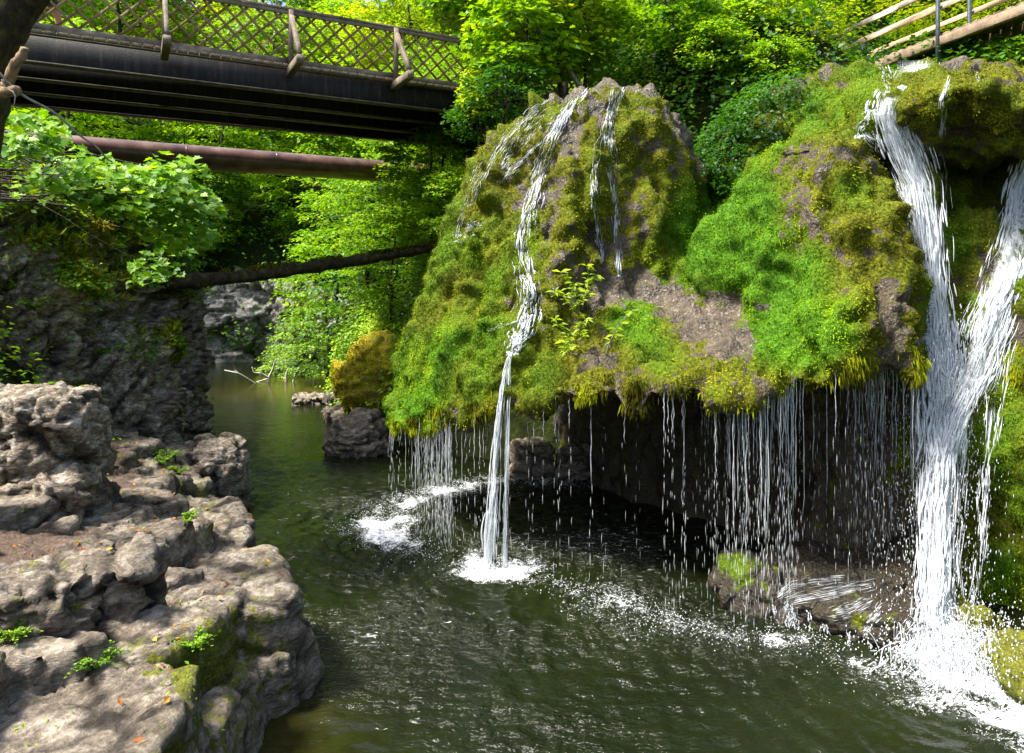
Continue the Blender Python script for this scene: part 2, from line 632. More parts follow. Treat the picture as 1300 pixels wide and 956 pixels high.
def mat_white(name, trans=.25, clear=0.0):
    m, nt, out = new_mat(name)
    g = N(nt)
    n = g.noise(30, 3, .6)
    a = g.prin(g.ramp(n, [(.3, (.52, .57, .62)), (.6, (.84, .87, .90))]), .3, None, .6)
    t = g.new('ShaderNodeBsdfTranslucent')
    g.put(t.inputs[0], (.85, .9, .93, 1))
    mx = g.new('ShaderNodeMixShader')
    mx.inputs[0].default_value = trans
    nt.links.new(a, mx.inputs[1])
    nt.links.new(t.outputs[0], mx.inputs[2])
    fin = mx.outputs[0]
    if clear:
        tr = g.new('ShaderNodeBsdfTransparent')
        m2 = g.new('ShaderNodeMixShader')
        m2.inputs[0].default_value = clear
        nt.links.new(fin, m2.inputs[1])
        nt.links.new(tr.outputs[0], m2.inputs[2])
        fin = m2.outputs[0]
    nt.links.new(fin, out.inputs[0])
    return m


M['white'] = mat_white('white_water', .28, .2)
M['drip'] = mat_white('dripping_water', .35, .4)


def f_water(g):
    """murky green river; 'foam' = aerated water round the falls"""
    p = g.pos()
    foam = g.attr('foam')
    deep = g.ramp(g.noise(.35, 3, .5), [(.35, (.005, .0075, .0022)), (.65, (.010, .0145, .0035))])
    sh = g.attr('shoal')
    deep = g.mix(sh, deep, (.09, .075, .012))
    chop = g.attr('chop')
    n = g.noise(20, 6, .8, g.scale(p, (1, 1.8, 1)), .8)
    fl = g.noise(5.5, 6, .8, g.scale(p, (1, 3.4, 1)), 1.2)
    fo = g.math('MULTIPLY', foam, .80)
    f = g.map(g.math('ADD', fo, g.math('MULTIPLY', g.math('SUBTRACT', n, .5), 2.4)), .52, .84)
    painted_glint = g.map(g.math('ADD', fl, g.math('MULTIPLY', chop, .13)), .71, .74)  # sky glints on the chop, painted into the water colour as white streaks
    f = g.math('MAXIMUM', f, g.math('MULTIPLY', painted_glint, g.map(chop, .15, .5)))
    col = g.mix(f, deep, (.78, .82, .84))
    w1 = g.noise(4.2, 4, .55, g.scale(p, (1, 1.9, 1)))
    w2 = g.noise(13, 4, .6, g.scale(p, (1, 1.6, 1)))
    h = g.math('ADD', g.math('MULTIPLY', w1, g.math('ADD', g.math('MULTIPLY', chop, 3.0), .16)), g.math('MULTIPLY', w2, g.math('MULTIPLY', chop, 1.7)))
    return g.prin(col, g.map(f, 0, 1, .035, .5), g.bump(h, 1.0, .055), .5, 0.0, IOR=1.33)


def mat_veil():
    m, nt, out = new_mat('veil_of_water')
    g = N(nt)
    p = g.scale(g.pos(), (1, 1, .16))
    n = g.noise(17, 5, .7, p, .5)
    a = g.math('MULTIPLY', g.map(n, .40, .66), g.attr('v'))
    b = g.prin((.80, .84, .88), .35, None, .5)
    t = g.new('ShaderNodeBsdfTransparent')
    mx = g.new('ShaderNodeMixShader')
    g.put(mx.inputs[0], g.math('MULTIPLY', a, .85))
    nt.links.new(t.outputs[0], mx.inputs[1])
    nt.links.new(b, mx.inputs[2])
    nt.links.new(mx.outputs[0], out.inputs[0])
    return m


M['veil'] = mat_veil()
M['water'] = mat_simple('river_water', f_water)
# ---------------------------------------------------------------- the mossy tufa formation
ANG = np.radians([0, 45, 90, 135, 180, 225, 270, 315, 360])


def dirprof(p, cx, cy, zk, tabs):
    """radial profile that changes with direction; tabs: radius tables for 0,45,...315 degrees"""
    dx, dy, z = p[..., 0] - cx, p[..., 1] - cy, p[..., 2]
    th = np.mod(np.arctan2(dy, dx), 2 * np.pi)
    rad = [np.interp(z, zk, t) for t in tabs]
    rad.append(rad[0])
    rad = np.stack(rad, 0)
    k = np.clip(th / (np.pi / 4), 0, 7.9999)
    i = k.astype(int)
    f = k - i
    f = f * f * (3 - 2 * f)
    R = np.take_along_axis(rad, i[None], 0)[0] * (1 - f) + np.take_along_axis(rad, (i + 1)[None], 0)[0] * f
    rho = np.sqrt(dx ** 2 + dy ** 2)
    return (rho - R) * .72, th, rho


LIPX = np.array([-3, -2.2, -1.55, -.9, -.2, .5, 1.3, 2.0, 3.0, 4.0, 5.0, 6.5])
LIPY = np.array([12.2, 11.8, 10.8, 10.2, 9.75, 9.2, 8.65, 8.2, 7.95, 8.05, 8.3, 8.9])
LIPZ = np.array([1.25, 1.25, 1.55, 1.9, 2.12, 2.35, 2.55, 2.45, 2.72, 2.85, 2.95, 3.0])
WX = np.array([-3, 0.4, 1.1, 1.9, 2.8, 3.6, 4.6, 5.2, 7, 9])
WY = np.array([17, 16.5, 14.6, 13.0, 12.0, 10.9, 9.9, 9.6, 9.3, 9.0])


def f_main(p):
    x, y, z = p[..., 0], p[..., 1], p[..., 2]
    zk = [0.8, 1.3, 2.1, 3, 3.9, 4.3, 5, 5.6, 6.27, 6.9, 7.25, 7.5]
    c1, th, rho = dirprof(p, 1.9, 12.6, zk, [
        [1.7, 1.7, 1.7, 1.65, 1.6, 1.6, 1.6, 1.55, 1.4, 1.1, .75, .0],
        [1.8, 1.8, 1.8, 1.8, 1.7, 1.6, 1.5, 1.4, 1.2, .9, .6, .0],
        [2.0, 2.0, 2.0, 2.0, 2.0, 2.0, 1.9, 1.8, 1.6, 1.2, .7, .0],
        [2.7, 2.8, 2.9, 2.8, 2.7, 2.6, 2.4, 2.2, 1.9, 1.3, .8, .0],
        [4.15, 4.15, 4.0, 3.8, 3.5, 3.35, 3.05, 2.75, 2.3, 1.5, .9, .0],
        [3.55, 3.55, 3.6, 3.25, 2.85, 2.6, 2.3, 2.05, 1.75, 1.25, .8, .0],
        [2.6, 2.6, 2.6, 2.2, 1.8, 1.65, 1.5, 1.38, 1.2, .95, .6, .0],
        [2.0, 2.0, 2.0, 1.75, 1.6, 1.55, 1.5, 1.42, 1.25, 1.0, .65, .0]])
    c1 = np.maximum(c1, z - 7.5)
    # terrace in front of the cone
    ylip = np.interp(x, LIPX, LIPY)
    zl = np.interp(x, LIPX, LIPZ)
    top = zl + .30 + (y - ylip - .35) * .40 + .06 * np.sin(x * 3.1)
    sh = smax(z - np.minimum(top, 4.3), ylip - y, .45) * .85
    sh = smax(sh, -(x - .1), .5)
    sh = smax(sh, x - 5.0, .3)
    sh = smax(sh, y - 12.5, .3)
    zk2 = [2.4, 3, 3.5, 4, 4.5, 5, 5.5, 5.9, 6.15]
    h2, _, _ = dirprof(p, 4.45, 10.3, zk2, [
        [.7, .7, .75, .8, .8, .75, .65, .4, 0],
        [.8, .8, .8, .8, .8, .8, .7, .5, 0],
        [1.4, 1.4, 1.4, 1.4, 1.3, 1.1, .9, .6, 0],
        [1.95, 2.0, 2.1, 2.0, 1.8, 1.5, 1.15, .7, 0],
        [1.5, 1.5, 1.65, 1.85, 1.72, 1.5, 1.15, .7, 0],
        [1.7, 1.7, 1.7, 1.65, 1.5, 1.3, 1.0, .6, 0],
        [2.25, 2.25, 2.15, 1.98, 1.75, 1.5, 1.15, .65, 0],
        [1.25, 1.25, 1.2, 1.15, 1.1, .95, .75, .45, 0]])
    # green tongue of moss leaning out of the hump onto the terrace
    h3 = ell(p, (4.0, 8.75, 3.3), (.75, .85, .75))
    # upper tier
    u = rbox(p, (7.7, 13.9, 4.9), (2.9, 2.6, 2.85), 1.5, .06)
    u = smin(u, ell(p, (5.4, 13.2, 6.1), (1.35, 1.5, 1.4)), .5)
    u = smin(u, ell(p, (4.6, 12.9, 5.3), (1.0, 1.1, 1.6)), .4)
    # mossy overhang on the right
    o = ell(p, (5.4, 9.75, 6.2), (.42, .7, .42))
    o = smin(o, ell(p, (6.0, 9.7, 6.35), (.62, .9, .36)), .2)
    o = smin(o, ell(p, (6.6, 9.45, 6.15), (.6, .8, .47)), .2)
    o = smin(o, ell(p, (7.4, 9.7, 6.3), (.8, .9, .5)), .2)
    o = smin(o, rbox(p, (6.6, 10.9, 6.2), (1.6, 1.2, .55), .4), .4)
    o = smin(o, ell(p, (5.55, 9.75, 5.35), (.24, .3, .8)), .2)
    # body and back wall of the cave
    wall = np.interp(x, WX, WY)
    wx = wall + .5 * np.sin(x * 1.7 + z * .8) * .3
    b = smax(wx - y, z - np.interp(x, [0, 2, 3.2, 4, 9], [5.2, 5.2, 4.8, 5.2, 4.4]) - np.clip(y - 12.5, 0, 5) * .45, .5)
    b = smax(b, .9 - x + .0 * y, .5)
    b = smax(b, y - 16.5, .3)
    # dark rock under the right overhang
    r = rbox(p, (7.2, 12.3, 4.0), (2.6, 1.7, 2.3), .5)
    # right wall beside the big fall and the rock behind it
    w = ell(p, (7.3, 9.4, 1.4), (1.75, 1.8, 2.7))
    w = smin(w, ell(p, (5.9, 9.6, 1.0), (1.2, .9, 2.6)), .5)
    w = smin(w, ell(p, (4.9, 9.9, .6), (.9, 1.0, 2.6)), .5)
    d = smin(c1, sh, .35)
    d = smin(d, h2, .16)
    d = smin(d, h3, .2)
    # deep clefts: between cone and hump, and between hump and upper tier
    d = smax(d, -ell(p, (3.12, 11.2, 4.9), (.26, 1.0, 1.35)), .2)
    d = smax(d, -ell(p, (4.3, 11.5, 6.05), (1.35, .55, .42)), .2)
    # free space under the lip
    zl = zl + .17 * vnoise(np.stack([x * 1.9, y * .9, x * 0], -1), 33) + .07 * vnoise(np.stack([x * 5.2, y * 2.4, x * 0], -1), 35)
    cave = smax(z - (zl - .05 + np.clip(y - ylip - .15, 0, 2.2) * .35), y - 40, .1)
    back = ell(p, (-.2, 14.2, .4), (2.0, 1.8, 1.9))
    d = smax(d, -cave, .12)
    d = np.minimum(d, np.inf)
    d = smin(d, b, .3)
    d = smin(d, w, .25)
    u = smax(u, -ell(p, (4.3, 11.4, 6.0), (1.35, .6, .45)), .2)
    d = smin(d, u, .25)
    d = smin(d, r, .3)
    d = smin(d, o, .22)
    return d


def gauss(px, py, cx, cy, sx, sy, a=0.0):
    ca, sa = math.cos(a), math.sin(a)
    dx, dy = px - cx, py - cy
    u, v = (dx * ca + dy * sa) / sx, (-dx * sa + dy * ca) / sy
    return np.exp(-(u * u + v * v) ** 1.5)


def sculpt(V, Q):
    n = vnormals(V, Q)
    px, py = proj(V)
    front = (V[:, 1] < 14)
    # vertical flutes and cushions of moss: tall, rounded lumps
    q = V * np.array([1, 1, .27])
    qq = q + fbm(V * 1.3, 2, 14)[:, None] * .22
    lump = 1 - cells(qq * np.array([1.9, 1.9, 1.5]), 1)[0] * 1.25
    lump2 = 1 - cells((V * np.array([1, 1, .6]) + fbm(V * 3, 2, 44)[:, None] * .06) * 4.4, 2)[0] * 1.2
    lump3 = fbm(V * 6, 4, 5)
    amp = np.interp(V[:, 2], [0, 1.5, 3], [.5, 1, 1])
    amp = amp * np.where(V[:, 0] < 2.6, 1.3 - .3 * np.clip((V[:, 0] - 1.3) / 1.3, 0, 1), 1.0)
    V = V + n * ((lump * .27 + lump2 * .12 + lump3 * .05 - .18) * amp)[:, None]
    V = V + n * (fbm(V * 1.1, 3, 9) * .12)[:, None]
    valley = np.clip(.42 - lump, 0, 1) * 1.3 + np.clip(.35 - lump2, 0, 1) * .9
    return V, valley


print('tufa grid')
Vt, Qt = nets(f_main, (-3.2, 6.6, -.8), (10.2, 16.9, 8.6), .05)
# drop what lies outside the loose box on the cave floor: water covers it
Vt, valley = sculpt(Vt, Qt)
Nt = vnormals(Vt, Qt)
print('tufa', len(Vt))
tx, ty = proj(Vt)
up = Nt[:, 2]
nz1 = fbm(Vt * 1.7, 3, 21)
nz2 = fbm(Vt * 5, 3, 31)
nz3 = fbm(Vt * 8.5, 3, 37)
cover = .66 + .24 * nz1 + .12 * nz2 - .75 * valley
viv = .12 + .25 * nz1
pale = np.full(len(Vt), .03)


def add(arr, k, *a):
    return arr + k * gauss(tx, ty, *a)


# left flank: vivid and lime bands
for (cx, cy, sx, sy, a) in ((560, 500, 95, 40, -.3), (530, 450, 45, 90, .45), (640, 345, 55, 60, .5), (600, 430, 90, 28, -.15), (560, 300, 28, 100, .35), (520, 540, 40, 30, 0)):
    viv = add(viv, .42, cx, cy, sx, sy, a)
    cover = add(cover, .5, cx, cy, sx, sy, a)
for (cx, cy, sx, sy, a) in ((590, 260, 60, 120, .45), (560, 420, 90, 60, 0), (620, 480, 60, 40, 0)):
    cover = add(cover, .45, cx, cy, sx, sy, a)
# second hump: vivid face, emerald tongue
for (cx, cy, sx, sy, a, k) in ((905, 300, 65, 75, .3, .95), (950, 260, 45, 110, .45, .6), (1005, 380, 75, 95, -.25, 1.1), (1020, 430, 75, 30, 0, .8), (805, 405, 34, 34, 0, .9), (835, 455, 38, 30, 0, .5), (1080, 110, 90, 34, -.2, .55), (1090, 240, 50, 30, 0, .25), (1060, 160, 70, 25, 0, .3),
                        (1275, 560, 50, 200, 0, .45), (1270, 740, 40, 40, 0, .6), (690, 470, 40, 50, 0, .2), (1210, 300, 30, 150, 0, .4), (1150, 560, 20, 80, 0, .3)):
    viv = add(viv, k, cx, cy, sx, sy, a)
    cover = add(cover, .6, cx, cy, sx, sy, a)
for (cx, cy, sx, sy, a) in ((1230, 125, 95, 42, 0), (1170, 120, 30, 40, 0), (1020, 470, 140, 40, 0), (760, 460, 90, 45, 0), (1100, 330, 60, 120, 0), (790, 230, 75, 100, 0), (1240, 650, 60, 200, 0)):
    cover = add(cover, .35, cx, cy, sx, sy, a)
# brown wet rock face of the cone, pale terrace and crown of the cone, pale top ledges
for (cx, cy, sx, sy, a, k) in ((870, 385, 115, 24, .1, 1.0), (800, 365, 60, 22, 0, .8), (905, 430, 60, 32, 0, .8), (960, 440, 30, 30, 0, .6), (715, 118, 70, 12, -.33, .9), (805, 106, 70, 10, 0.1, 1), (860, 150, 14, 40, -.4, .5), (1010, 185, 50, 10, -.2, .6), (1035, 95, 50, 10, -.5, .8), (1215, 70, 90, 14, 0, .9), (1015, 290, 30, 26, 0, .5)):
    pale = add(pale, k * .75, cx, cy, sx, sy, a)
    cover = add(cover, -.50 * k, cx, cy, sx, sy, a)
for (cx, cy, sx, sy, a, k) in ((810, 240, 80, 110, 0, .06), (720, 230, 40, 90, 0, .05), (1040, 260, 60, 50, 0, .15), (1125, 430, 25, 90, 0, .25)):
    cover = add(cover, -k, cx, cy, sx, sy, a)
# inside the cave and on undersides little grows
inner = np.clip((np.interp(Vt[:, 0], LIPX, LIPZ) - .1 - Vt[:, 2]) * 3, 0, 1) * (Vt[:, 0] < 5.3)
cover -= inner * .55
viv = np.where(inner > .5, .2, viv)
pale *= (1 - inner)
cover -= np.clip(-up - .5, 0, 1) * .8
cover += .42 * nz3 + .2 * nz2
viv -= .35 * valley
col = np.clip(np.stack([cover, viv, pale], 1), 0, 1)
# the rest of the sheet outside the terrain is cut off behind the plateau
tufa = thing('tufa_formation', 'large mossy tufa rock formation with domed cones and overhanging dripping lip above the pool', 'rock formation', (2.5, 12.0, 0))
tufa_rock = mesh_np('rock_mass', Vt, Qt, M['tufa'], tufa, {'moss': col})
BT = BVHTree.FromPolygons(Vt.tolist(), Qt.tolist())


def cast(px, py, tree=None, d0=2.0):
    dv = Vector(((px - CX) / F, 1.0, (HY - py) / F))
    h = (tree or BT).ray_cast(Vector((0, 0, EYE)), dv.normalized())
    return h


# moss cushions: thousands of short drooping blades on the covered parts
def moss_fuzz(name, V, Nn, prob, size, mat, parent, amount, droop=.6, seed=0, spread=.5, asp=.14):
    r = np.random.default_rng(seed)
    w = np.clip(prob, 0, None)
    idx = r.choice(len(V), amount, p=w / w.sum())
    n = Nn[idx]
    c = V[idx] + r.normal(size=(amount, 3)) * .022 - n * .008
    d = n * .9 + np.array([0, 0, -droop]) + r.normal(size=(amount, 3)) * spread
    nn = n + r.normal(size=(amount, 3)) * .6
    sd = np.cross(d, nn)
    nn = np.cross(sd, d)
    vr = np.clip(.42 + .55 * fbm(V[idx] * 3.2, 3, 55) + .3 * fbm(V[idx] * .9, 2, 57) + r.normal(0, .17, amount), 0, 1)
    Vv, Qq, vv = leaves(c, nn, d, size * r.uniform(.6, 1.4, amount), asp, .05, vr)
    return mesh_np(name, Vv, Qq, mat, parent, {'v': vv}, False)


vis = (ty < 880) & (ty > 30) & (tx > 460) & (tx < 1340) & (Nt[:, 1] < .35) & (inner < .6)
cov = np.clip((cover - .42) * 5, 0, 1) * vis
pg = cov * np.clip((viv - .3) * 3, 0, 1)
po = cov * np.clip(1 - (viv - .3) * 2.4, 0, 1)
MF = 1.25
a = moss_fuzz('moss', Vt, Nt, po, .034, M['moss_olive'], tufa, int(150000 * MF), seed=1)
tag(a, 'olive and golden moss cushions', kind='stuff')
a = moss_fuzz('moss', Vt, Nt, pg, .034, M['moss_green'], tufa, int(110000 * MF), seed=2)
tag(a, 'bright green moss cushions', kind='stuff')
# moss beards that hang from the lip
lowlip = vis & (np.abs(Vt[:, 2] - np.interp(Vt[:, 0], LIPX, LIPZ)) < .28) & (Nt[:, 2] < .25) & (cover > .4)
a = moss_fuzz('moss', Vt, Nt, lowlip * np.clip(.2 + fbm(Vt * [3.5, 2, .5], 2, 12) * 2, .02, 2), .10, M['moss_olive'], tufa, 15000, 3.2, 3, .35, .07)
tag(a, 'moss beards hanging from the lip', kind='stuff')
# ---------------------------------------------------------------- gorge terrain
RBX = np.array([-6, 0, 6, 8, 10, 12, 14.5, 16, 18, 22.5, 27, 31, 60])      # y
RBV = np.array([7.5, 7.0, 6.4, 6.2, 6.4, 5.0, 2.2, -1.6, -3.6, -5.2, -6.4, -7.2, -7.2])   # x of the right bank
LBY = np.array([-6, 0, 4, 7, 9.5, 12.5, 14, 31, 60])
LBV = np.array([-1.6, -1.4, -2.2, -3.2, -4.6, -6.2, -7.5, -16, -16])


def g_height(x, y):
    p = np.stack([x, y, x * 0], -1)
    xr = np.interp(y, RBX, RBV)
    xl = np.interp(y, LBY, LBV)
    dr = x - xr
    dl = xl - x
    far = y - 33.5
    d = np.maximum(np.maximum(dr * .8, dl * .8), far)
    n = fbm(p * .35, 4, 3)
    n2 = fbm(p * 1.6, 3, 8)
    hr = np.minimum(dr * 1.7, 7.2 + dr * .10) + np.clip(y - 21, 0, 60) * .52
    hr = hr + np.clip(y - 14.3, 0, 3.6) * .62 * np.clip((x - 1.8) / 1.5, 0, 1) * np.clip((7.2 - x) / 1.5, 0, 1)
    hr = np.where(y < 13, np.minimum(hr, 7.2), hr)
    hl = np.minimum(dl * 1.1, 4.4 + dl * .42) + np.clip(y - 30, 0, 60) * .35
    hl = np.where(y < 9, np.minimum(hl, 1.2 + np.clip(dl - 2.2, 0, 9) * .8), hl)
    hf = np.minimum(far * 1.6, 3.6 + far * .62)
    up = np.maximum(np.maximum(np.where(dr > 0, hr, -9), np.where(dl > 0, hl, -9)), np.where(far > 0, hf, -9))
    h = np.where(d > 0, up + n * np.clip(d * .25, 0, .9) + n2 * np.clip(d, 0, 1) * .14, np.maximum(d * .6, -.9))
    # stay under the tufa
    return np.minimum(h, 42)


def axis(segs):
    out = []
    for a, b, st in segs:
        out.append(np.arange(a, b, st))
    return np.concatenate(out)


ax_ = axis([(-260, -60, 20), (-60, -24, 2), (-24, 20, .28), (20, 60, 2), (60, 261, 20)])
ay_ = axis([(-120, -10, 12), (-10, 0, 1), (0, 46, .3), (46, 80, 1.5), (80, 300, 20)])
gx, gy = np.meshgrid(ax_, ay_, indexing='ij')
gz = g_height(gx, gy)
nI, nJ = gx.shape
ij = np.arange(nI * nJ).reshape(nI, nJ)
gq = np.stack([ij[:-1, :-1], ij[1:, :-1], ij[1:, 1:], ij[:-1, 1:]], -1).reshape(-1, 4)
# in front of the plateau the rock formation itself makes the ground
mt = (gx > -.2) & (gx < 11) & (gy > 7) & (gy < 14.2)
gz = np.where(mt, np.minimum(gz, -.6 + np.clip(gy - 12.9, 0, 1.3) * np.clip(gx - 2, 0, 1) * 5.4), gz)
ground = mesh_np('ground', np.stack([gx, gy, gz], -1).reshape(-1, 3), gq, M['soil'])
tag(ground, kind='structure')
GT = BVHTree.FromPolygons(np.stack([gx, gy, gz], -1).reshape(-1, 3).tolist(), gq.tolist())


def gh(x, y):
    h = GT.ray_cast(Vector((x, y, 100)), Vector((0, 0, -1)))
    return h[0].z if h[0] else 0.0


# ---------------------------------------------------------------- the river
wx_ = axis([(-60, -20, 4), (-20, -7, .25), (-7, 7, .035), (7, 12, .3), (12, 41, 4)])
wy_ = axis([(-20, 3.6, 1), (3.6, 15.5, .035), (15.5, 24, .12), (24, 36, .3), (36, 61, 4)])
X, Y = np.meshgrid(wx_, wy_, indexing='ij')
# sources of the ripples: where water lands (x, y, strength)
HITS = [(-2.25, 11.8, 1.2), (-1.9, 11.1, .8), (-.2, 9.7, 1.3), (-1.5, 10.6, .8), (1.3, 8.6, .8), (1.9, 8.05, .8), (3.0, 7.8, .8), (4.6, 7.3, 1.6), (4.9, 6.9, 1.2), (-.6, 13.6, .8), (.6, 13.9, .8), (-1.3, 12.9, .8), (.6, 9.1, .6)]
Hh = np.zeros_like(X)
for k, (hx, hy, a) in enumerate(HITS):
    r = np.sqrt((X - hx) ** 2 + (Y - hy) ** 2)
    wob = vnoise(np.stack([X * 1.5, Y * 1.5, X * 0 + k], -1), 4) * 1.6
    Hh += a * .013 * np.sin(r * (15 + k % 4 * 2.3) + k + wob * 2) * np.exp(-r / 2.1)
    Hh += a * .012 * np.sin(r * (31 + k % 3 * 5) + 2 * k + wob * 3) * np.exp(-r / 1.1)
PW = np.stack([X, Y, X * 0], -1)
calm = np.exp(-np.clip(Y - 14.5, 0, 30) / 2.6) * np.exp(-np.clip(4 - Y, 0, 9))
# wind and current chop: crests lie roughly across the view
Hh += calm * (.016 * fbm(PW * np.array([2.2, 4.6, 1]), 3, 11) + .009 * ridge(PW * np.array([5, 10, 1]), 2, 15))
Hh += .0016 * fbm(PW * np.array([1.2, 3, 1]), 3, 19)
ARC = [(-2.22, 11.9, .9), (-2.25, 11.5, 1), (-2.0, 11.0, 1), (-1.65, 10.7, 1), (-1.1, 10.35, .55), (-.75, 10.1, .55), (-.45, 9.8, .9), (-.2, 9.65, 1.1), (.05, 9.6, .9), (.5, 9.3, .5), (.9, 8.95, .55), (1.2, 8.7, .75),
       (1.45, 8.45, .7), (1.65, 8.25, .7), (1.9, 8.05, .75), (2.3, 7.95, .6), (2.7, 7.85, .65), (3.1, 7.8, .7), (3.3, 7.6, .5), (3.8, 7.0, .5), (4.1, 6.7, .7), (4.4, 6.4, .9), (5.0, 6.4, .9), (5.4, 6.6, .8),
       (-2.0, 12.3, .9), (-1.6, 12.8, .9), (-1.2, 13.2, .95), (-.7, 13.6, .95), (-.2, 13.8, .95), (.3, 13.85, .9), (.8, 13.8, .9), (1.2, 13.6, .8), (-2.6, 11.2, .4), (-2.2, 10.6, .4), (-1.6, 9.9, .35)]
ARCD = []
for seg in ([(1.5, 13.3, .4)] + [ARC[k] for k in (30, 29, 28, 27, 26, 25, 24)] + ARC[:24],):
    sg_ = np.array(seg)
    L = np.concatenate([[0], np.cumsum(np.hypot(*np.diff(sg_[:, :2], axis=0).T))])
    for t_ in np.arange(0, L[-1], .14):
        ARCD.append(tuple(np.interp(t_, L, sg_[:, k]) for k in range(3)))
foam = np.zeros_like(X)
halo = np.zeros_like(X)
for k, (fx, fy, a) in enumerate(ARCD):
    fx, fy = fx + .10 * math.sin(k * 1.7), fy + .07 * math.sin(k * 2.9)
    r2 = ((X - fx) / .29) ** 2 + ((Y - fy) / .24) ** 2
    foam = np.maximum(foam, (a * .72 + .12) * np.exp(-r2 * .8))
    halo = np.maximum(halo, .66 * a * np.exp(-r2 * .15))
foam = np.maximum(foam, halo)
for (fx, fy, rx, ry, a) in ((4.55, 7.3, .62, .5, .9), (4.9, 7.0, .5, .5, .5), (-.25, 9.55, .36, .22, .5), (-2.0, 11.3, .45, .55, .35)):
    foam += a * np.exp(-((X - fx) / rx) ** 2 - ((Y - fy) / ry) ** 2)
foam = np.clip(foam * (1 + .5 * fbm(PW * 3.2, 3, 41)), 0, 1)
Hh += foam * .03 * fbm(PW * 9, 3, 51)
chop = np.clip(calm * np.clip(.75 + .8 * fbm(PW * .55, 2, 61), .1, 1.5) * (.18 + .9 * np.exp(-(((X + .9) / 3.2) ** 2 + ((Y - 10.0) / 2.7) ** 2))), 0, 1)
shoal = np.clip(np.exp(-((X + 7.2) / 2.6) ** 2 - ((Y - 25.5) / 2.5) ** 2) * .55 + np.exp(-((X + 2.6) / .9) ** 2 - ((Y - 5.6) / 1.5) ** 2) * .4, 0, 1)
nI, nJ = X.shape
ij = np.arange(nI * nJ).reshape(nI, nJ)
wq = np.stack([ij[:-1, :-1], ij[1:, :-1], ij[1:, 1:], ij[:-1, 1:]], -1).reshape(-1, 4)
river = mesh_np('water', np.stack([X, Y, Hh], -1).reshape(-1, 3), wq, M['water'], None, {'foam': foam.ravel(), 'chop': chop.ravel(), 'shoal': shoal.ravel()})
tag(river, kind='structure')
print('water', X.size)

# ---------------------------------------------------------------- limestone
def rocky(V, Q, s=0, big=.22, mid=.10, fine=.03, tilt=.25, cell=1.5, strata=1.0, ang=.0, facet=.35, joint=.05):
    """breaks a smooth solid into angular blocks: facets, ledges, joints and pits. Returns verts and a joint mask"""
    n = vnormals(V, Q)
    w = V + fbm(V * .8, 3, s + 2)[:, None] * np.array([.16, .16, .06]) + fbm(V * 5, 2, s + 4)[:, None] * .02
    z = w[:, 2] + w[:, 0] * tilt * .5 + w[:, 1] * tilt * .2
    q = np.stack([w[:, 0] * cell, w[:, 1] * cell, z * cell * 1.7], 1)

    def level(q, sc, s_, fk, jk):
        d1, d2, val, dv = cells(q * sc, s_, True)
        rd = np.stack([np.sin(val * 97.3), np.sin(val * 57.1 + 2), np.sin(val * 131.7 + 4)], 1)
        pl = (dv * rd).sum(1)                                   # every block gets its own flat tilt
        jt = np.exp(-((d2 - d1) / .06) ** 2)
        return (val - .5) * .8 + pl * fk * 2.2, jt
    a1, j1 = level(q, 1.0, s + 1, facet, joint)
    a2, j2 = level(q, 2.3, s + 3, facet, joint)
    a3, j3 = level(q, 5.6, s + 6, facet, joint)
    lay = ridge(np.stack([w[:, 0] * .5, w[:, 1] * .5, z * 5.2], 1), 3, s + 5)
    off = a1 * big + a2 * mid + a3 * mid * .42 - j1 * joint - j2 * joint * .35 + lay * .02 * strata + fbm(V * 9, 4, s + 7) * fine + (ridge(V * 6.5, 3, s + 13) - .5) * fine * .8 - ang * np.abs(fbm(w * 1.7, 4, s + 11, .6)) * 1.2 + ang * .5
    V = V + n * off[:, None]
    return V, np.clip(j1 * .8 + j2 * .3 + np.clip(-fbm(V * 6, 3, s + 9) - .35, 0, 1) * .8, 0, 1), a1


def taubin(V, Q, it=2):
    E = np.concatenate([Q[:, [0, 1]], Q[:, [1, 2]], Q[:, [2, 3]], Q[:, [3, 0]]])
    E = np.concatenate([E, E[:, ::-1]])
    cnt = np.bincount(E[:, 0], minlength=len(V))[:, None] + 1e-9
    for k in range(it):
        for lam in (.5, -.52):
            S = np.stack([np.bincount(E[:, 0], V[E[:, 1], a], len(V)) for a in range(3)], 1) / cnt
            V = V + lam * (S - V)
    return V


def make_rock(fn, lo, hi, h, seed, mat, name='boulder', parent=None, mossf=None, dirtf=None, **kw):
    V, Q = nets(fn, lo, hi, h)
    V, j, val = rocky(V, Q, seed, **kw)
    n = vnormals(V, Q)
    m = np.zeros(len(V)) + (mossf(V, n) if mossf else 0)
    d = np.zeros(len(V)) + (dirtf(V, n) if dirtf else 0)
    o = mesh_np(name, V, Q, mat, parent, {'moss': np.clip(np.stack([m, j, d], 1), 0, 1)})
    return o, V, Q, n


# the ledge we look over: terraces that step down to the water
EDX = np.array([-1, 4, 5, 6, 7.0, 7.8, 8.6, 9.3, 10.4, 11.5, 12.5, 13.5])       # y
EDV = np.array([-1.45, -1.75, -1.85, -1.95, -2.15, -2.5, -3.3, -3.75, -4.2, -4.8, -5.5, -6.3])


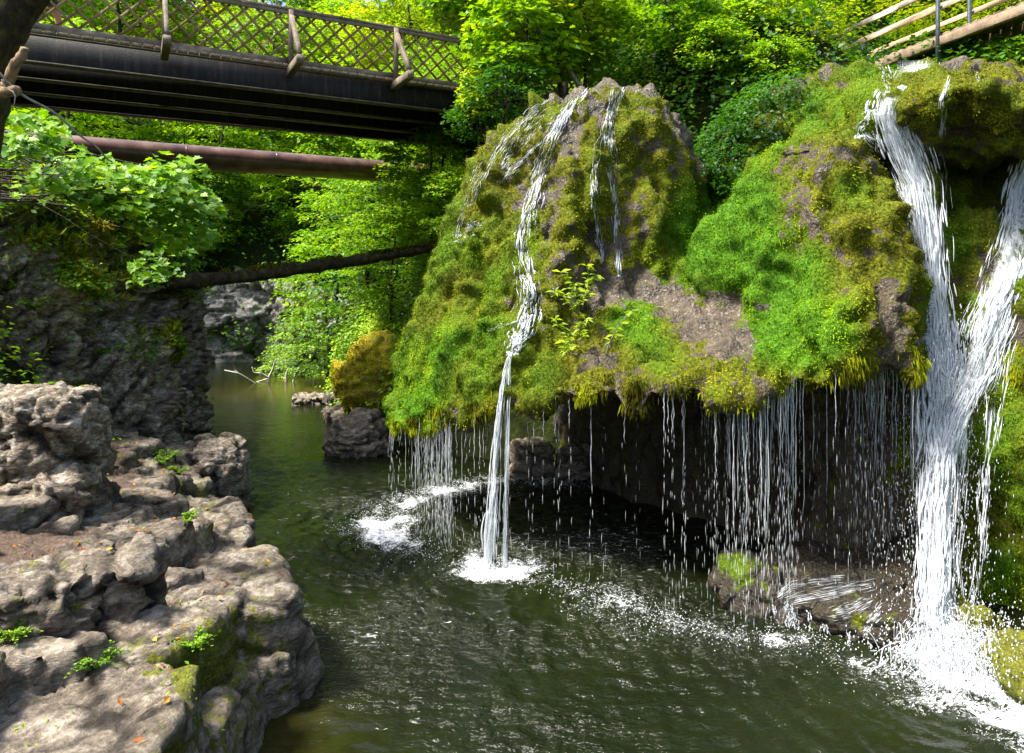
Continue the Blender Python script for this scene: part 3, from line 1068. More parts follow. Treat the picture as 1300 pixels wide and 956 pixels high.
def slabs(x, y, cell, s):
    """2D voronoi slabs: nearest centre, its random values and distance to the joint"""
    u, v = x / cell + s * 3.1, y / (cell * .8) + s * 1.7
    i, j = np.floor(u).astype(int), np.floor(v).astype(int)
    b1 = np.full(u.shape, 9.0)
    b2 = b1.copy()
    cxx, cyy, ra, rb, rc = (np.zeros(u.shape) for _ in range(5))
    for di in (-1, 0, 1):
        for dj in (-1, 0, 1):
            a, b = i + di, j + dj
            h1, h2, h3 = _T[a & 63, b & 63, s & 63], _T[b & 63, a & 63, (s + 9) & 63], _T[(a + 7) & 63, b & 63, (s + 3) & 63]
            qx, qy = a + .1 + .8 * h1, b + .1 + .8 * h2
            d = np.hypot(qx - u, qy - v)
            m = d < b1
            b2 = np.where(m, b1, np.minimum(b2, d))
            b1 = np.where(m, d, b1)
            cxx, cyy = np.where(m, qx, cxx), np.where(m, qy, cyy)
            ra, rb, rc = np.where(m, h3, ra), np.where(m, h1, rb), np.where(m, h2, rc)
    return (cxx - s * 3.1) * cell, (cyy - s * 1.7) * cell * .8, ra, rb, rc, b2 - b1


def ledge_base(x, y):
    e = np.interp(y, EDX, EDV) - x          # distance in from the water's edge
    return np.interp(e, [-.1, .3, .9, 1.5, 2.3, 3.5, 6], [.42, .78, 1.0, 1.2, 1.42, 1.6, 1.9]) + np.clip(2.2 - y, 0, 3) * .25 + .12


def ledge_top(x, y):
    n = vnoise(np.stack([x * 1.7, y * 1.7, x * 0], -1), 61) * .14
    cxx, cyy, ra, rb, rc, jt = slabs(x + n, y + n, 1.05, 3)
    h = ledge_base(cxx, cyy) + (ra - .5) * .20 + (x - cxx) * (rb - .65) * .18 + (y - cyy) * (rc - .5) * .14
    h = h * .85 + ledge_base(x, y) * .15
    h = .35 * h + .65 * (np.floor(h / .17 + .5) * .17)
    c2x, c2y, r2a, r2b, r2c, jt2 = slabs(x - n, y + n, .42, 5)
    h = h + (r2a - .5) * .05 * (ra > .4) - np.exp(-(jt / .05) ** 2) * .10 - np.exp(-(jt2 / .05) ** 2) * .02
    return h


def f_ledge(p):
    x, y, z = p[..., 0], p[..., 1], p[..., 2]
    _, _, ra, rb, rc, jt = slabs(x, y, .95, 8)
    e = x - np.interp(y, EDX, EDV) + (ra - .5) * .5
    d = smax(z - ledge_top(x, y), e * .9 + (z - .2) * .22, .05)
    b1 = rbox(p, (-2.8, 7.1, .15), (.62, .75, .80), .16, .5, .12)        # rounded block by the water
    b2 = rbox(p, (-3.75, 8.9, .2), (.5, .75, .74), .14, .45, .1)
    d = smin(d, b1, .05)
    d = smin(d, b2, .05)
    return np.maximum(d, -z - .7)


def dirt_path(V, n):
    x, y = proj(V)
    g = gauss(x, y, 130, 590, 60, 55, .4) * .75 + gauss(x, y, 60, 690, 110, 28, -.1) * .6 + gauss(x, y, 10, 720, 60, 60, 0) * .3
    return g * (n[:, 2] > .35)


def moss_ledge(V, n):
    x, y = proj(V)
    e = V[:, 0] - np.interp(V[:, 1], EDX, EDV)
    return .22 + np.exp(-((e + .35) / .4) ** 2) * .25 + np.clip(.6 - n[:, 2], 0, 1) * .22 - np.clip(.25 - V[:, 2], 0, 1) * 1.5 + gauss(x, y, 230, 830, 90, 45) * .3


bank = thing('rock_bank', 'broad stepped limestone bank with brown fallen leaves beside the pool', 'rock bank', (-4, 7, 0))
bk, Vb, Qb, Nb = make_rock(f_ledge, (-9, 1.2, -.6), (-1.2, 13.9, 2.6), .042, 10, M['bank'], 'rock_mass', bank, moss_ledge, dirt_path, big=.03, mid=.035, fine=.018, cell=.9, strata=.9, facet=.3, joint=.018)
BB = BVHTree.FromPolygons(Vb.tolist(), Qb.tolist())
print('bank', len(Vb))


def f_cliff(p):
    x, y, z = p[..., 0], p[..., 1], p[..., 2]
    s = x + 7.1 + .10 * (z - 1) + np.clip(11.4 - y, 0, 5) * .85 - np.clip(y - 13.3, 0, 9) * .0
    d = s * .8
    top = z - (3.0 + np.minimum(np.clip(-6.4 - x, 0, 9) * 1.5, 2.35) - np.clip(13.5 - y, 0, 4) * .12)
    d = smax(d, top * .68, .35)
    d = smax(d, (y - 15.5 - np.clip(-6 - x, 0, 3)) * .8, .4)
    b = ell(p, (-7.0, 12.9, 1.5), (.75, 1.0, 1.5))
    d = smin(d, b, .3)
    return np.maximum(d, -z - .7)


def moss_cliff(V, n):
    x, y = proj(V)
    top = 3.0 + np.minimum(np.clip(-6.4 - V[:, 0], 0, 9) * 1.5, 2.35)
    return .14 + np.clip(1 - (top - V[:, 2]) / .55, 0, 1) * .6 + np.clip(n[:, 2] - .3, 0, 1) * .3


cl, Vc, Qc, Nc = make_rock(f_cliff, (-12, 8.2, -.7), (-5.0, 16.5, 6.6), .055, 20, M['cliff'], 'rock_cliff', None, moss_cliff, None, big=.30, mid=.17, fine=.05, joint=.06, cell=.95, tilt=-2.2, strata=.3, ang=.12)
tag(cl, 'dark craggy limestone cliff under the grassy slope beside the path', 'cliff')
BC = BVHTree.FromPolygons(Vc.tolist(), Qc.tolist())
print('cliff', len(Vc))

mossm = lambda k: (lambda V, n: k + np.clip(n[:, 2], 0, 1) * .15)


def boulder(label, c, r, mat, seed, mossk=.3, rz=0, h=.04, round_=.45, cat='boulder', box=True, cell=1.3, name='boulder', group=None, big=.12, mid=.06, ang=.05):
    c = np.array(c, float)
    r = np.array(r, float)
    R = max(r) * 1.5 + .2
    if box:
        fn = lambda p: rbox(p, c, r, min(r) * round_, rz)
    else:
        fn = lambda p: ell(p, c, r)
    o, V, Q, n = make_rock(fn, c - R, c + R, h, seed, mat, name, None, mossm(mossk), None, big=big, mid=mid, fine=.03, cell=cell, strata=.35, ang=ang)
    tag(o, label, cat, group)
    return o, V, Q, n


RK = {}
RK['a'] = boulder('large upright rock block at the left of the path with fern growing behind', (-5.75, 8.15, 2.05), (.88, .62, .62), M['cliff'], 31, .28, .1)
RK['a2'] = boulder('low brown rock block at the foot of the upright rock by the path', (-5.05, 7.75, 1.62), (.42, .3, .2), M['cliff'], 32, .1, .1, .03)
RK['b'] = boulder('squared grey rock block with moss seam at the left edge of the bank', (-3.75, 5.55, 1.42), (.42, .38, .27), M['bank'], 33, .32, .25, .03)
RK['b2'] = boulder('smaller dark faced rock cube next to the squared grey block', (-3.28, 5.95, 1.38), (.22, .25, .24), M['bank'], 34, .25, .1, .03)
RK['c'] = boulder('rounded boulder below the cliff end standing in the river', (-5.15, 12.2, .45), (.55, .6, .72), M['cliff'], 35, .25, .2, .04, .7)
RK['e'] = boulder('grey mossy boulder in the water just left of the dripping lip', (-3.5, 16.1, .25), (.72, .7, .66), M['bank'], 36, .35, .2, .04, box=False)
RK['f'] = boulder('big golden moss covered boulder on the far shore left of the domed rock', (-3.62, 19.3, 1.3), (1.32, 1.1, 1.12), M['yellowrock'], 37, .66, .5, .05, box=False, cell=.62, big=.42, mid=.10)
RK['g'] = boulder('flat pale rock slab on the far shore with leafy weeds', (-5.9, 22.6, .08), (1.0, .6, .16), M['bank'], 38, .2, .2, .04)
RK['h'] = boulder('low shore rock between the golden boulder and the river', (-4.7, 20.0, .1), (.6, .5, .2), M['bank'], 39, .3, .4, .04)
RK['k'] = boulder('small dark rock under the overhang behind the thin waterfall', (.45, 14.3, .25), (.45, .3, .4), M['cliff'], 41, .15, .2, .04, .7)
RK['k2'] = boulder('second small dark rock under the overhang right of the first', (1.25, 14.1, .25), (.38, .3, .38), M['cliff'], 42, .15, .2, .04, .7)
RK['m'] = boulder('brown stone block on the leafy plateau behind the domed rock', (4.5, 17.4, 9.75), (.5, .4, .26), M['soil'], 43, .1, -.15, .05, .3)
RK['n'] = boulder('green mossy rock at the bottom right foot of the big waterfall', (5.1, 6.95, .08), (.42, .5, .32), M['bank'], 44, .8, .2, .03, box=False)
RK['n2'] = boulder('small moss topped rock right beside the big waterfall foot', (4.95, 7.75, .2), (.26, .25, .2), M['bank'], 45, .72, .2, .03, .7)
# tufa shelf low in the pool that the cave water runs over
def f_shelf(p):
    q = p + np.array([0, 0, .10])
    d = rbox(q, (3.6, 8.35, .20), (1.0, .42, .22), .14, -.55)
    d = smin(d, ell(q, (2.85, 8.75, .30), (.36, .34, .27)), .12)
    d = smin(d, rbox(q, (3.3, 8.85, .40), (.55, .3, .17), .12, .2), .15)
    d = smin(d, rbox(q, (4.2, 8.8, .30), (.7, .6, .30), .16, -.2), .15)
    d = smin(d, ell(q, (4.3, 8.0, .2), (.5, .4, .22)), .1)
    return d
Vs, Qs = nets(f_shelf, (2, 7, -.6), (5.4, 10, 1.3), .03)
ns = vnormals(Vs, Qs)
s1_, s2_, _ = cells(Vs * 2.6, 93)
Vs = Vs + ns * ((fbm(Vs * 3.2, 4, 91) * .07 - np.exp(-((s2_ - s1_) / .1) ** 2) * .05 + (1 - s1_) * .06))[:, None]
sx_, sy_ = proj(Vs)
shelf_cov = .10 + .3 * fbm(Vs * 4.5, 3, 92) + .45 * np.exp(-(((Vs - np.array([2.75, 8.7, .35])) / np.array([.42, .42, .3])) ** 2).sum(1)) + .35 * gauss(sx_, sy_, 1060, 790, 50, 20)
shelf = mesh_np('rock_shelf', Vs, Qs, M['wettufa'], None, {'moss': np.clip(np.stack([shelf_cov, .15 + .5 * np.exp(-(((Vs - np.array([2.75, 8.7, .35])) / np.array([.4, .4, .3])) ** 2).sum(1)), shelf_cov * 0 + .03], 1), 0, 1)})
tag(shelf, 'wet brown rock shelf with green moss end lying in the pool under the drips', 'rock shelf')
BS = BVHTree.FromPolygons(Vs.tolist(), Qs.tolist())

# pale cliff far behind
def f_far(p):
    x, y, z = p[..., 0], p[..., 1], p[..., 2]
    d = smax((33.0 - np.clip((x + 9.5) ** 2 * .02, 0, 3) + z * .12 - y), z - (3.5 + .5 * np.sin(x * .9)), .5)
    d = smax(d, y - 36, .3)
    d = smax(d, -16.5 - x, .4)
    d = smax(d, x + 6.5, .5)
    return d
fcl, Vf, Qf, Nf = make_rock(f_far, (-18, 29.5, -.7), (-5.5, 37, 5), .12, 50, M['farcliff'], 'rock_cliff', None, lambda V, n: .28 + np.clip(V[:, 2] - 2.9, 0, 1) * .4, None, big=.7, mid=.34, fine=.08, cell=.6, tilt=.2, joint=.15)
tag(fcl, 'pale grey limestone cliff at the far bend of the river', 'cliff')
# ---------------------------------------------------------------- road bridge with lattice railing
BD = np.array([1.85, 1, 0]) / 2.103
BN = np.array([-1, 1.85, 0]) / 2.103
B0 = np.array([-2.7, 16, 0])


def bp(s, n, z):
    return B0 + BD * s + BN * n + np.array([0, 0, z])


S0, S1 = -10.5, 5.6
bridge = thing('footbridge', 'dark steel girder bridge with weathered wooden lattice railing high over the river', 'bridge', B0 + np.array([0, 0, 7.8]))
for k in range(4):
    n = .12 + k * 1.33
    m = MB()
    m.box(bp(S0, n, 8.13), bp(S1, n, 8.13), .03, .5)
    m.build('girder', M['girder'], bridge)
    m = MB()
    m.box(bp(S0, n, 7.872), bp(S1, n, 7.872), .22, .028)
    m.box(bp(S0, n, 8.37), bp(S1, n, 8.37), .2, .024)
    m.build('girder_flange', M['flange'], bridge)
m = MB()
for k in range(int((S1 - S0) / .2)):
    s = S0 + k * .2
    m.box(bp(s, -.05 + random.uniform(-.01, .01), 8.415), bp(s, 4.3, 8.415), .185, .06)
m.build('deck', M['oldwood'], bridge)
RS0 = -7.1
PS = [-6.95, -4.62, -2.24, .06, 2.35, 4.6]
for side, n0, sg in ((0, 0.0, 1), (1, 4.25, -1)):
    m = MB()
    for a, b in zip([RS0] + PS[1:], PS[1:] + [S1]):
        m.box(bp(a, n0 + sg * .0 + random.uniform(-.006, .006), 8.505), bp(b - .006, n0, 8.505), .05, .12, rough=.004)
    m.build('bottom_rail', M['rail'], bridge)
    m = MB()
    m.box(bp(RS0, n0, 9.6), bp(S1, n0, 9.6), .12, .05, rough=.004)
    m.box(bp(RS0, n0 - sg * .03, 9.53), bp(S1, n0 - sg * .03, 9.53), .04, .08, rough=.003)
    m.build('top_rail', M['rail'], bridge)
    lat = MB()
    s = RS0 - 1.0
    i = 0
    while s < S1 + 1.0:
        for dirn in (1, -1):
            a, b = s, s + dirn * 1.0 * .93
            z0, z1 = 8.56, 9.5
            # clip the slat to the run of the railing
            lo, hi = (a, z0), (b, z1)
            if min(a, b) < RS0 or max(a, b) > S1:
                pa, pb = np.array(lo), np.array(hi)
                t0, t1 = 0.0, 1.0
                d = pb[0] - pa[0]
                for lim, ge in ((RS0, True), (S1, False)):
                    t = (lim - pa[0]) / d
                    if (ge and d > 0) or (not ge and d < 0):
                        t0 = max(t0, t)
                    else:
                        t1 = min(t1, t)
                if t1 - t0 < .1:
                    continue
                lo, hi = tuple(pa + (pb - pa) * t0), tuple(pa + (pb - pa) * t1)
            lat.box(bp(lo[0], n0 + dirn * .011, lo[1]), bp(hi[0], n0 + dirn * .011, hi[1]), .05, .018, up=tuple(BN), rough=.002)
        s += .34
    lat.build('lattice', M['lattice'], bridge)
    for k, s in enumerate(PS):
        p_ = MB().box(bp(s, n0 - sg * .07, 8.3), bp(s, n0 - sg * .07, 9.57), .11, .09, up=tuple(BD))
        p_.build('post', M['rail'], bridge)
        if k:
            MB().box(bp(s, n0 + sg * .3, 8.3), bp(s, n0 - sg * 1.02, 8.3), .14, .17, rough=.003).build('outrigger', M['rail'], bridge)
            MB().box(bp(s, n0 - sg * .96, 8.4), bp(s, n0 - sg * .13, 9.40), .13, .08, up=tuple(BD), rough=.003).build('brace', M['rail'], bridge)

ab = MB()
for r in range(9):
    for c in range(6):
        o = (r % 2) * .35
        ab.box(bp(S0 - .55 + random.uniform(-.03, .03), -.6 + c * .95 + o, 4.2 + r * .42), bp(S0 - .55, -.6 + c * .95 + .92 + o, 4.2 + r * .42), .8, .4, rough=.01)
tag(ab.build('bridge_abutment', M['cliff']), 'dark stone abutment that carries the left end of the bridge', 'abutment')
abr = MB()
for r in range(6):
    for c in range(6):
        o = (r % 2) * .35
        abr.box(bp(S1 + .1 + random.uniform(-.03, .03), -.6 + c * .95 + o, 5.4 + r * .42), bp(S1 + .1, -.6 + c * .95 + .92 + o, 5.4 + r * .42), .8, .4, rough=.01)
tag(abr.build('bridge_abutment', M['cliff']), 'stone abutment under leaves that carries the right end of the bridge', 'abutment')

# steel pipe beyond the bridge
pz = 7.17
a = bp(-14, 5.4, pz)
b = bp(3.2, 5.4, pz)
pipe = thing('steel_pipe', 'thick rusty brown steel pipe crossing the gorge under the bridge', 'pipe', a)
pb = MB()
nn = 60
pb.tube([a + (b - a) * k / nn for k in range(nn + 1)], .325, 28)
pb.build('pipe_body', M['pipe'], pipe, True)
for s in (-11.5, -7.4, -3.9, -1.6):       # weld seams
    MB().tube([bp(s - .012, 5.4, pz), bp(s + .012, 5.4, pz)], .329, 28).build('weld_seam', M['pipe'], pipe, True)

# fallen trunk lying across the river
def taper(p0, p1, r0, r1, n=30, sag=.0, wig=.03, s=0):
    p0, p1 = np.array(p0), np.array(p1)
    t = np.linspace(0, 1, n)
    c = p0 + (p1 - p0) * t[:, None]
    c[:, 2] -= sag * 4 * t * (1 - t)
    c += np.stack([vnoise(np.stack([t * 4, t * 0 + s, t * 0 + k * 3.3], 1), k) for k in range(3)], 1) * wig
    return c, r0 + (r1 - r0) * t


lg = thing('fallen_trunk', 'dark fallen tree trunk with moss on top lying across the river', 'fallen trunk', P(200, 358, 15))
c_, r_ = taper(P(150, 367, 14.2), P(575, 308, 18.6), .165, .115, 50, .12, .06, 3)
m = MB()
m.tube(c_, r_ * (1 + .1 * np.random.default_rng(3).normal(size=50)), 14, wob=.07)
m.build('trunk', M['bark_moss'], lg, True)
nm = 6000
t = rng.random(nm)
base = np.stack([np.interp(t, np.linspace(0, 1, 50), c_[:, k]) for k in range(3)], 1)
rr = np.interp(t, np.linspace(0, 1, 50), r_)
an = rng.normal(0, .42, nm)
tdir = (c_[-1] - c_[0]) / np.linalg.norm(c_[-1] - c_[0])
side = np.cross(tdir, [0, 0, 1])
nrm = np.cos(an)[:, None] * np.array([0, 0, 1]) + np.sin(an)[:, None] * side
keep = fbm(base * 1.7, 3, 88) > -.25
V, Q, v = leaves((base + nrm * rr[:, None])[keep], unit(nm)[keep], (nrm + .5 * unit(nm))[keep], rng.uniform(.04, .09, nm)[keep], .2)
tag(mesh_np('moss', V, Q, M['moss_olive'], lg, {'v': v}, False), kind='stuff')

# wooden walkway at the top right
WD = np.array([.267, -1.0, 0])
WD /= np.linalg.norm(WD)
walk = thing('wooden_walkway', 'wooden walkway with plank rails on steel posts above the right waterfall', 'walkway', (8.5, 18.5, 9.0))


def wp(side, s, z):
    o = np.array([8.5, 18.5, 0]) if side == 0 else np.array([9.38, 18.8, 0])
    return o + WD * s + np.array([0, 0, z])


for side, top, mid, mt_ in ((0, M['greywood'], M['plank'], 10.28), (1, M['greywood'], M['plank'], 10.28)):
    MB().box(wp(side, -.25, mt_), wp(side, 9.5, mt_), .05, .13, rough=.004).build('top_rail', top, walk)
    MB().box(wp(side, -.6, 9.84), wp(side, 9.5, 9.84), .04, .11, rough=.004).build('mid_rail', mid, walk)
    MB().box(wp(side, -.9, 9.1), wp(side, 9.5, 9.1), .12, .2, rough=.006).build('stringer', M['oldwood'], walk)
    for k in range(4):
        s = 3.2 * k
        m = MB().box(wp(side, s, 8.2 if k else 8.3) + np.array([-.07, 0, 0]), wp(side, s, 10.34 if k else 10.26) + np.array([-.07, 0, 0]), .07, .07)
        po = m.build('post', M['steel'], walk)
        for z in (10.28, 9.84):
            MB().box(wp(side, s - .07, z) + np.array([-.03, 0, 0]), wp(side, s + .07, z) + np.array([-.03, 0, 0]), .03, .05).build('bracket', M['steel'], po).location = (0, 0, 0)
m = MB()
for k in range(42):
    s = -.9 + k * .245
    m.box(wp(0, s, 9.23), wp(1, s + .32, 9.23), .22, .05, rough=.003)
m.build('deck', M['oldwood'], walk)


# ---------------------------------------------------------------- dead branches standing in the water
dw = thing('dead_branch', 'bleached dead branches sticking out of the water before the far cliff', 'dead branch', P(345, 485, 26.7))
for pts, r0, r1 in (([(285, 470, 26), (303, 474, 26), (322, 486, 26.4), (330, 492, 26.5)], .02, .05), ([(298, 470, 26), (303, 474, 26)], .012, .02), ([(341, 494, 26.7), (342, 478, 26.7), (346, 470, 26.6), (350, 456, 26.4)], .07, .02),
                    ([(342, 480, 26.7), (332, 474, 26.6), (322, 473, 26.5), (320, 466, 26.5)], .045, .015), ([(364, 490, 26.7), (363, 476, 26.7), (366, 468, 26.7)], .06, .02), ([(300, 486, 26.6), (320, 487, 26.7), (343, 480, 26.9)], .02, .03),
                    ([(372, 486, 26.7), (375, 474, 26.7), (381, 468, 26.7)], .04, .02), ([(330, 474, 26.6), (334, 466, 26.5)], .02, .008)):
    c = np.array([P(*q) for q in pts])
    t = np.linspace(0, len(c) - 1, 14)
    cc = np.stack([np.interp(t, np.arange(len(c)), c[:, k]) for k in range(3)], 1)
    MB().tube(cc, np.linspace(r0, r1, 14), 7, wob=.1).build('branch', M['deadwood'], dw, True)

# ---------------------------------------------------------------- the walker on the bridge
def person(loc, face, label):
    J = {'pel': (0, 0, .95), 'chest': (0, .02, 1.28), 'neck': (0, .03, 1.47), 'headb': (0, .02, 1.55), 'headt': (0, .01, 1.70)}
    E = [('pel', 'chest'), ('chest', 'neck'), ('neck', 'headb'), ('headb', 'headt')]
    Rr = {'pel': .145, 'chest': .15, 'neck': .055, 'headb': .085, 'headt': .088}
    for sg, nme in ((1, 'r'), (-1, 'l')):
        st = .17 * sg       # mid stride
        for k, p, r in (('hip', (.09 * sg, 0, .88), .095), ('kn', (.10 * sg, -st * .75 + .03 * 0 - .03, .49), .062), ('calf', (.10 * sg, -st * 1.0, .34), .056), ('an', (.10 * sg, -st * 1.35 + .03, .09), .038), ('toe', (.11 * sg, -st * 1.35 - .15, .04), .036),
                        ('sh', (.18 * sg, .03, 1.40), .06), ('el', (.24 * sg, .05 + st * .5, 1.12), .042), ('wr', (.25 * sg, -.05 + st * .9, .88), .028), ('pm', (.25 * sg, -.08 + st * 1.0, .80), .03)):
            J[k + nme] = p
            Rr[k + nme] = r
        E += [('pel', 'hip' + nme), ('hip' + nme, 'kn' + nme), ('kn' + nme, 'calf' + nme), ('calf' + nme, 'an' + nme), ('an' + nme, 'toe' + nme), ('chest', 'sh' + nme), ('sh' + nme, 'el' + nme), ('el' + nme, 'wr' + nme), ('wr' + nme, 'pm' + nme)]
        for f in range(4):
            J['f%d' % f + nme] = (.25 * sg + (f - 1.5) * .012, -.10 + st * 1.05 + (f - 1.5) * .014, .72 - .006 * abs(f - 1.5))
            Rr['f%d' % f + nme] = .009
            E.append(('pm' + nme, 'f%d' % f + nme))
        J['th' + nme] = (.25 * sg - .03 * sg, -.13 + st * 1.0, .77)
        Rr['th' + nme] = .01
        E.append(('wr' + nme, 'th' + nme))

    def skinned(name, keys, mat, parent, grow=1.0, root='pel'):
        me = bpy.data.meshes.new(name)
        ids = {k: i for i, k in enumerate(keys)}
        me.from_pydata([J[k] for k in keys], [(ids[a], ids[b]) for a, b in E if a in ids and b in ids], [])
        o = bpy.data.objects.new(name, me)
        C.objects.link(o)
        md = o.modifiers.new('skin', 'SKIN')
        md.use_smooth_shade = True
        for k, i in ids.items():
            sv = me.skin_vertices[0].data[i]
            sv.radius = (Rr[k] * grow, Rr[k] * grow)
            sv.use_root = (k == root)
        o.modifiers.new('sub', 'SUBSURF').levels = 2
        o.modifiers['sub'].render_levels = 2
        me.materials.append(mat)
        if parent:
            o.parent = parent
        return o
    body = skinned('person', list(J), M['skin'], None)
    body.location = loc
    body.rotation_euler = (0, 0, face)
    tag(body, label, 'person')
    skinned('shorts', ['pel', 'hipr', 'hipl', 'knr', 'knl'], M['cloth'], body, 1.18).scale = (1, 1, 1)
    J2 = dict(J)
    J['knr'], J['knl'] = tuple(np.array(J2['hipr']) * .45 + np.array(J2['knr']) * .55), tuple(np.array(J2['hipl']) * .45 + np.array(J2['knl']) * .55)
    bpy.data.objects.remove([c for c in body.children][0])
    Rr['knr'] = Rr['knl'] = .085
    skinned('shorts', ['pel', 'hipr', 'hipl', 'knr', 'knl'], M['cloth'], body, 1.14)
    skinned('shirt', ['pel', 'chest', 'shr', 'shl', 'elr', 'ell'], M['shirt'], body, 1.16, 'chest')
    # head: hair, eyes, nose, mouth
    hm = MB()
    T, Q_ = [], []
    for i in range(9):
        for j in range(16):
            a, b = math.pi * .55 * i / 8, 2 * math.pi * j / 16
            T.append((.097 * math.sin(a) * math.cos(b), .02 + .108 * math.sin(a) * math.sin(b) + .012, 1.655 + .115 * math.cos(a)))
    for i in range(8):
        for j in range(16):
            Q_.append([i*16+j, (i+1)*16+j, (i+1)*16+(j+1) % 16, i*16+(j+1) % 16])
    hm.add(T, Q_)
    hr = hm.build('hair', M['hair'], None, True)
    hr.parent = body
    for sg in (-1, 1):
        e = MB().tube([(.032 * sg, -.07, 1.635), (.032 * sg, -.083, 1.635)], .011, 10).build('eye', M['hair'], None, True)
        e.parent = body
        e = MB().tube([(.1 * sg, -.05 - .17 * sg * 1.35 + .09, .045), (.105 * sg, -.17 * sg * 1.35 - .05, .05), (.11 * sg, -.17 * sg * 1.35 - .18, .035)], [.05, .055, .04], 10).build('shoe', M['shoe'], None, True)
        e.parent = body
    nz_ = MB().tube([(0, -.078, 1.64), (0, -.1, 1.60), (0, -.085, 1.592)], [.009, .014, .01], 8).build('nose', M['skin'], None, True)
    nz_.parent = body
    return body


pp = bp(-6.6, .75, 8.46)
person(tuple(float(v) for v in pp), math.radians(105), 'bare legged person in shorts walking on the bridge behind the lattice railing')
# ---------------------------------------------------------------- falling water
def tubes_np(Pn, R, seg=4):
    """Pn (S,K,3) centre lines, R (S,K) radii -> verts, quads"""
    S, K, _ = Pn.shape
    t = np.gradient(Pn, axis=1)
    t /= np.linalg.norm(t, axis=2, keepdims=True) + 1e-9
    ref = np.array([.31, .9, .1])
    u = np.cross(t, ref)
    u /= np.linalg.norm(u, axis=2, keepdims=True) + 1e-9
    w = np.cross(t, u)
    ang = 2 * np.pi * np.arange(seg) / seg
    V = Pn[:, :, None, :] + R[:, :, None, None] * (np.cos(ang)[None, None, :, None] * u[:, :, None, :] + .6 * np.sin(ang)[None, None, :, None] * w[:, :, None, :])
    V = V.reshape(-1, 3)
    i = np.arange(S * K).reshape(S, K)
    a, b = i[:, :-1].reshape(-1), i[:, 1:].reshape(-1)
    Q = []
    for k in range(seg):
        k2 = (k + 1) % seg
        Q.append(np.stack([a * seg + k, a * seg + k2, b * seg + k2, b * seg + k], 1))
    return V, np.concatenate(Q)


def drops_np(c, length, rad, axis=(0, 0, -1), ax_arr=None):
    """small stretched drops"""
    n = len(c)
    T = np.array([[0, 0, 1], [1, 0, -.1], [0, 1, -.1], [-1, 0, -.1], [0, -1, -.1], [0, 0, -1.0]], float)
    if ax_arr is None:
        V = c[:, None, :] + T[None] * np.stack([rad, rad, length], 1)[:, None, :]
    else:
        a = ax_arr / (np.linalg.norm(ax_arr, axis=1, keepdims=True) + 1e-9)
        u = np.cross(a, [.3, .9, .2])
        u /= np.linalg.norm(u, axis=1, keepdims=True)
        w = np.cross(a, u)
        V = c[:, None, :] + T[None, :, 0:1] * (u * rad[:, None])[:, None] + T[None, :, 1:2] * (w * rad[:, None])[:, None] + T[None, :, 2:3] * (a * length[:, None])[:, None]
    Fq = np.array([[0, 1, 2], [0, 2, 3], [0, 3, 4], [0, 4, 1], [5, 2, 1], [5, 3, 2], [5, 4, 3], [5, 1, 4]])
    return V.reshape(-1, 3), (Fq[None] + (np.arange(n) * 6)[:, None, None]).reshape(-1, 3)


def depth_path(ctrl, n=60, off=.06, smooth=3, dmin=None):
    """the stream's centre line laid over the rock"""
    c = np.array(ctrl, float)
    t = np.linspace(0, len(c) - 1, n)
    px = np.interp(t, np.arange(len(c)), c[:, 0])
    py = np.interp(t, np.arange(len(c)), c[:, 1])
    w = np.interp(t, np.arange(len(c)), c[:, 2])
    return t, px, py, w


def fall(ctrl, strands, rad, off=.05, seed=0, free_from=None, maxd=None, ksub=14, lo=.12, hi=.4, wand=.35, cen=.55):
    r = np.random.default_rng(seed)
    lo, hi = lo * .34, hi * .36
    strands = int(strands * 3.4)
    rad = rad * .36
    n = 80
    t, px, py, w = depth_path(ctrl, n)
    dep = []
    last = None
    for k in range(n):
        ds = []
        for u in (-.5, 0, .5):
            h = cast(px[k] + u * w[k], py[k])
            if h[0]:
                ds.append(h[0].y)
        d = np.median(ds) if ds else (last or 10)
        if maxd is not None:
            d = min(d, float(np.interp(t[k], np.arange(len(ctrl)), maxd)))
        dep.append(d)
        last = d
    dep = np.array(dep)
    for _ in range(14 if maxd is not None else 2):
        dep = np.convolve(np.pad(dep, 2, 'edge'), [.15, .2, .3, .2, .15], 'valid')
    S = strands
    L = r.uniform(lo, hi, S)
    s0 = r.uniform(0, 1 - lo * .5, S) + (r.random(S) < .3) * r.uniform(0, .02, S)
    u0 = np.clip(r.normal(0, cen, S), -1.15, 1.15)
    tt = s0[:, None] + L[:, None] * np.linspace(0, 1, ksub)[None]
    ok = np.clip(tt, 0, 1)
    idx = ok * (n - 1)
    ar = np.arange(n)
    cx, cy, cw, cd = (np.interp(idx, ar, q) for q in (px, py, w, dep))
    q = np.stack([tt * 7, np.repeat(np.arange(S)[:, None] * 3.7, ksub, 1), tt * 0 + seed], -1)
    du = vnoise(q, 3) * wand
    jx = vnoise(q * 3.2, 5) * .7
    X = cx + cw * (u0[:, None] + du) + jx
    dd = cd - off - r.uniform(0, .05, S)[:, None] - .08 * (1 - np.abs(u0[:, None])) * (cw / 30)
    Pn = np.stack([(X - CX) / F * dd, dd, EYE + (HY - cy) / F * dd], -1)
    edge = np.sin(np.pi * np.linspace(0, 1, ksub)) ** .5
    R = rad * r.uniform(.5, 1.25, S)[:, None] * edge[None] * np.clip(.8 + 1.5 * vnoise(q * 5, 8), 0.05, 1.9)
    cl_ = np.stack([tt * 11, np.broadcast_to(u0[:, None] * 2.4, tt.shape), tt * 0 + seed * 1.7], -1)
    R = R * np.clip(.75 + 1.9 * vnoise(cl_, 12), .04, 1.4)
    R = np.where((tt < -.01) | (tt > 1.01), 0.0005, R)
    # follow the real rock: pull strands in front of any bump
    return Pn, R


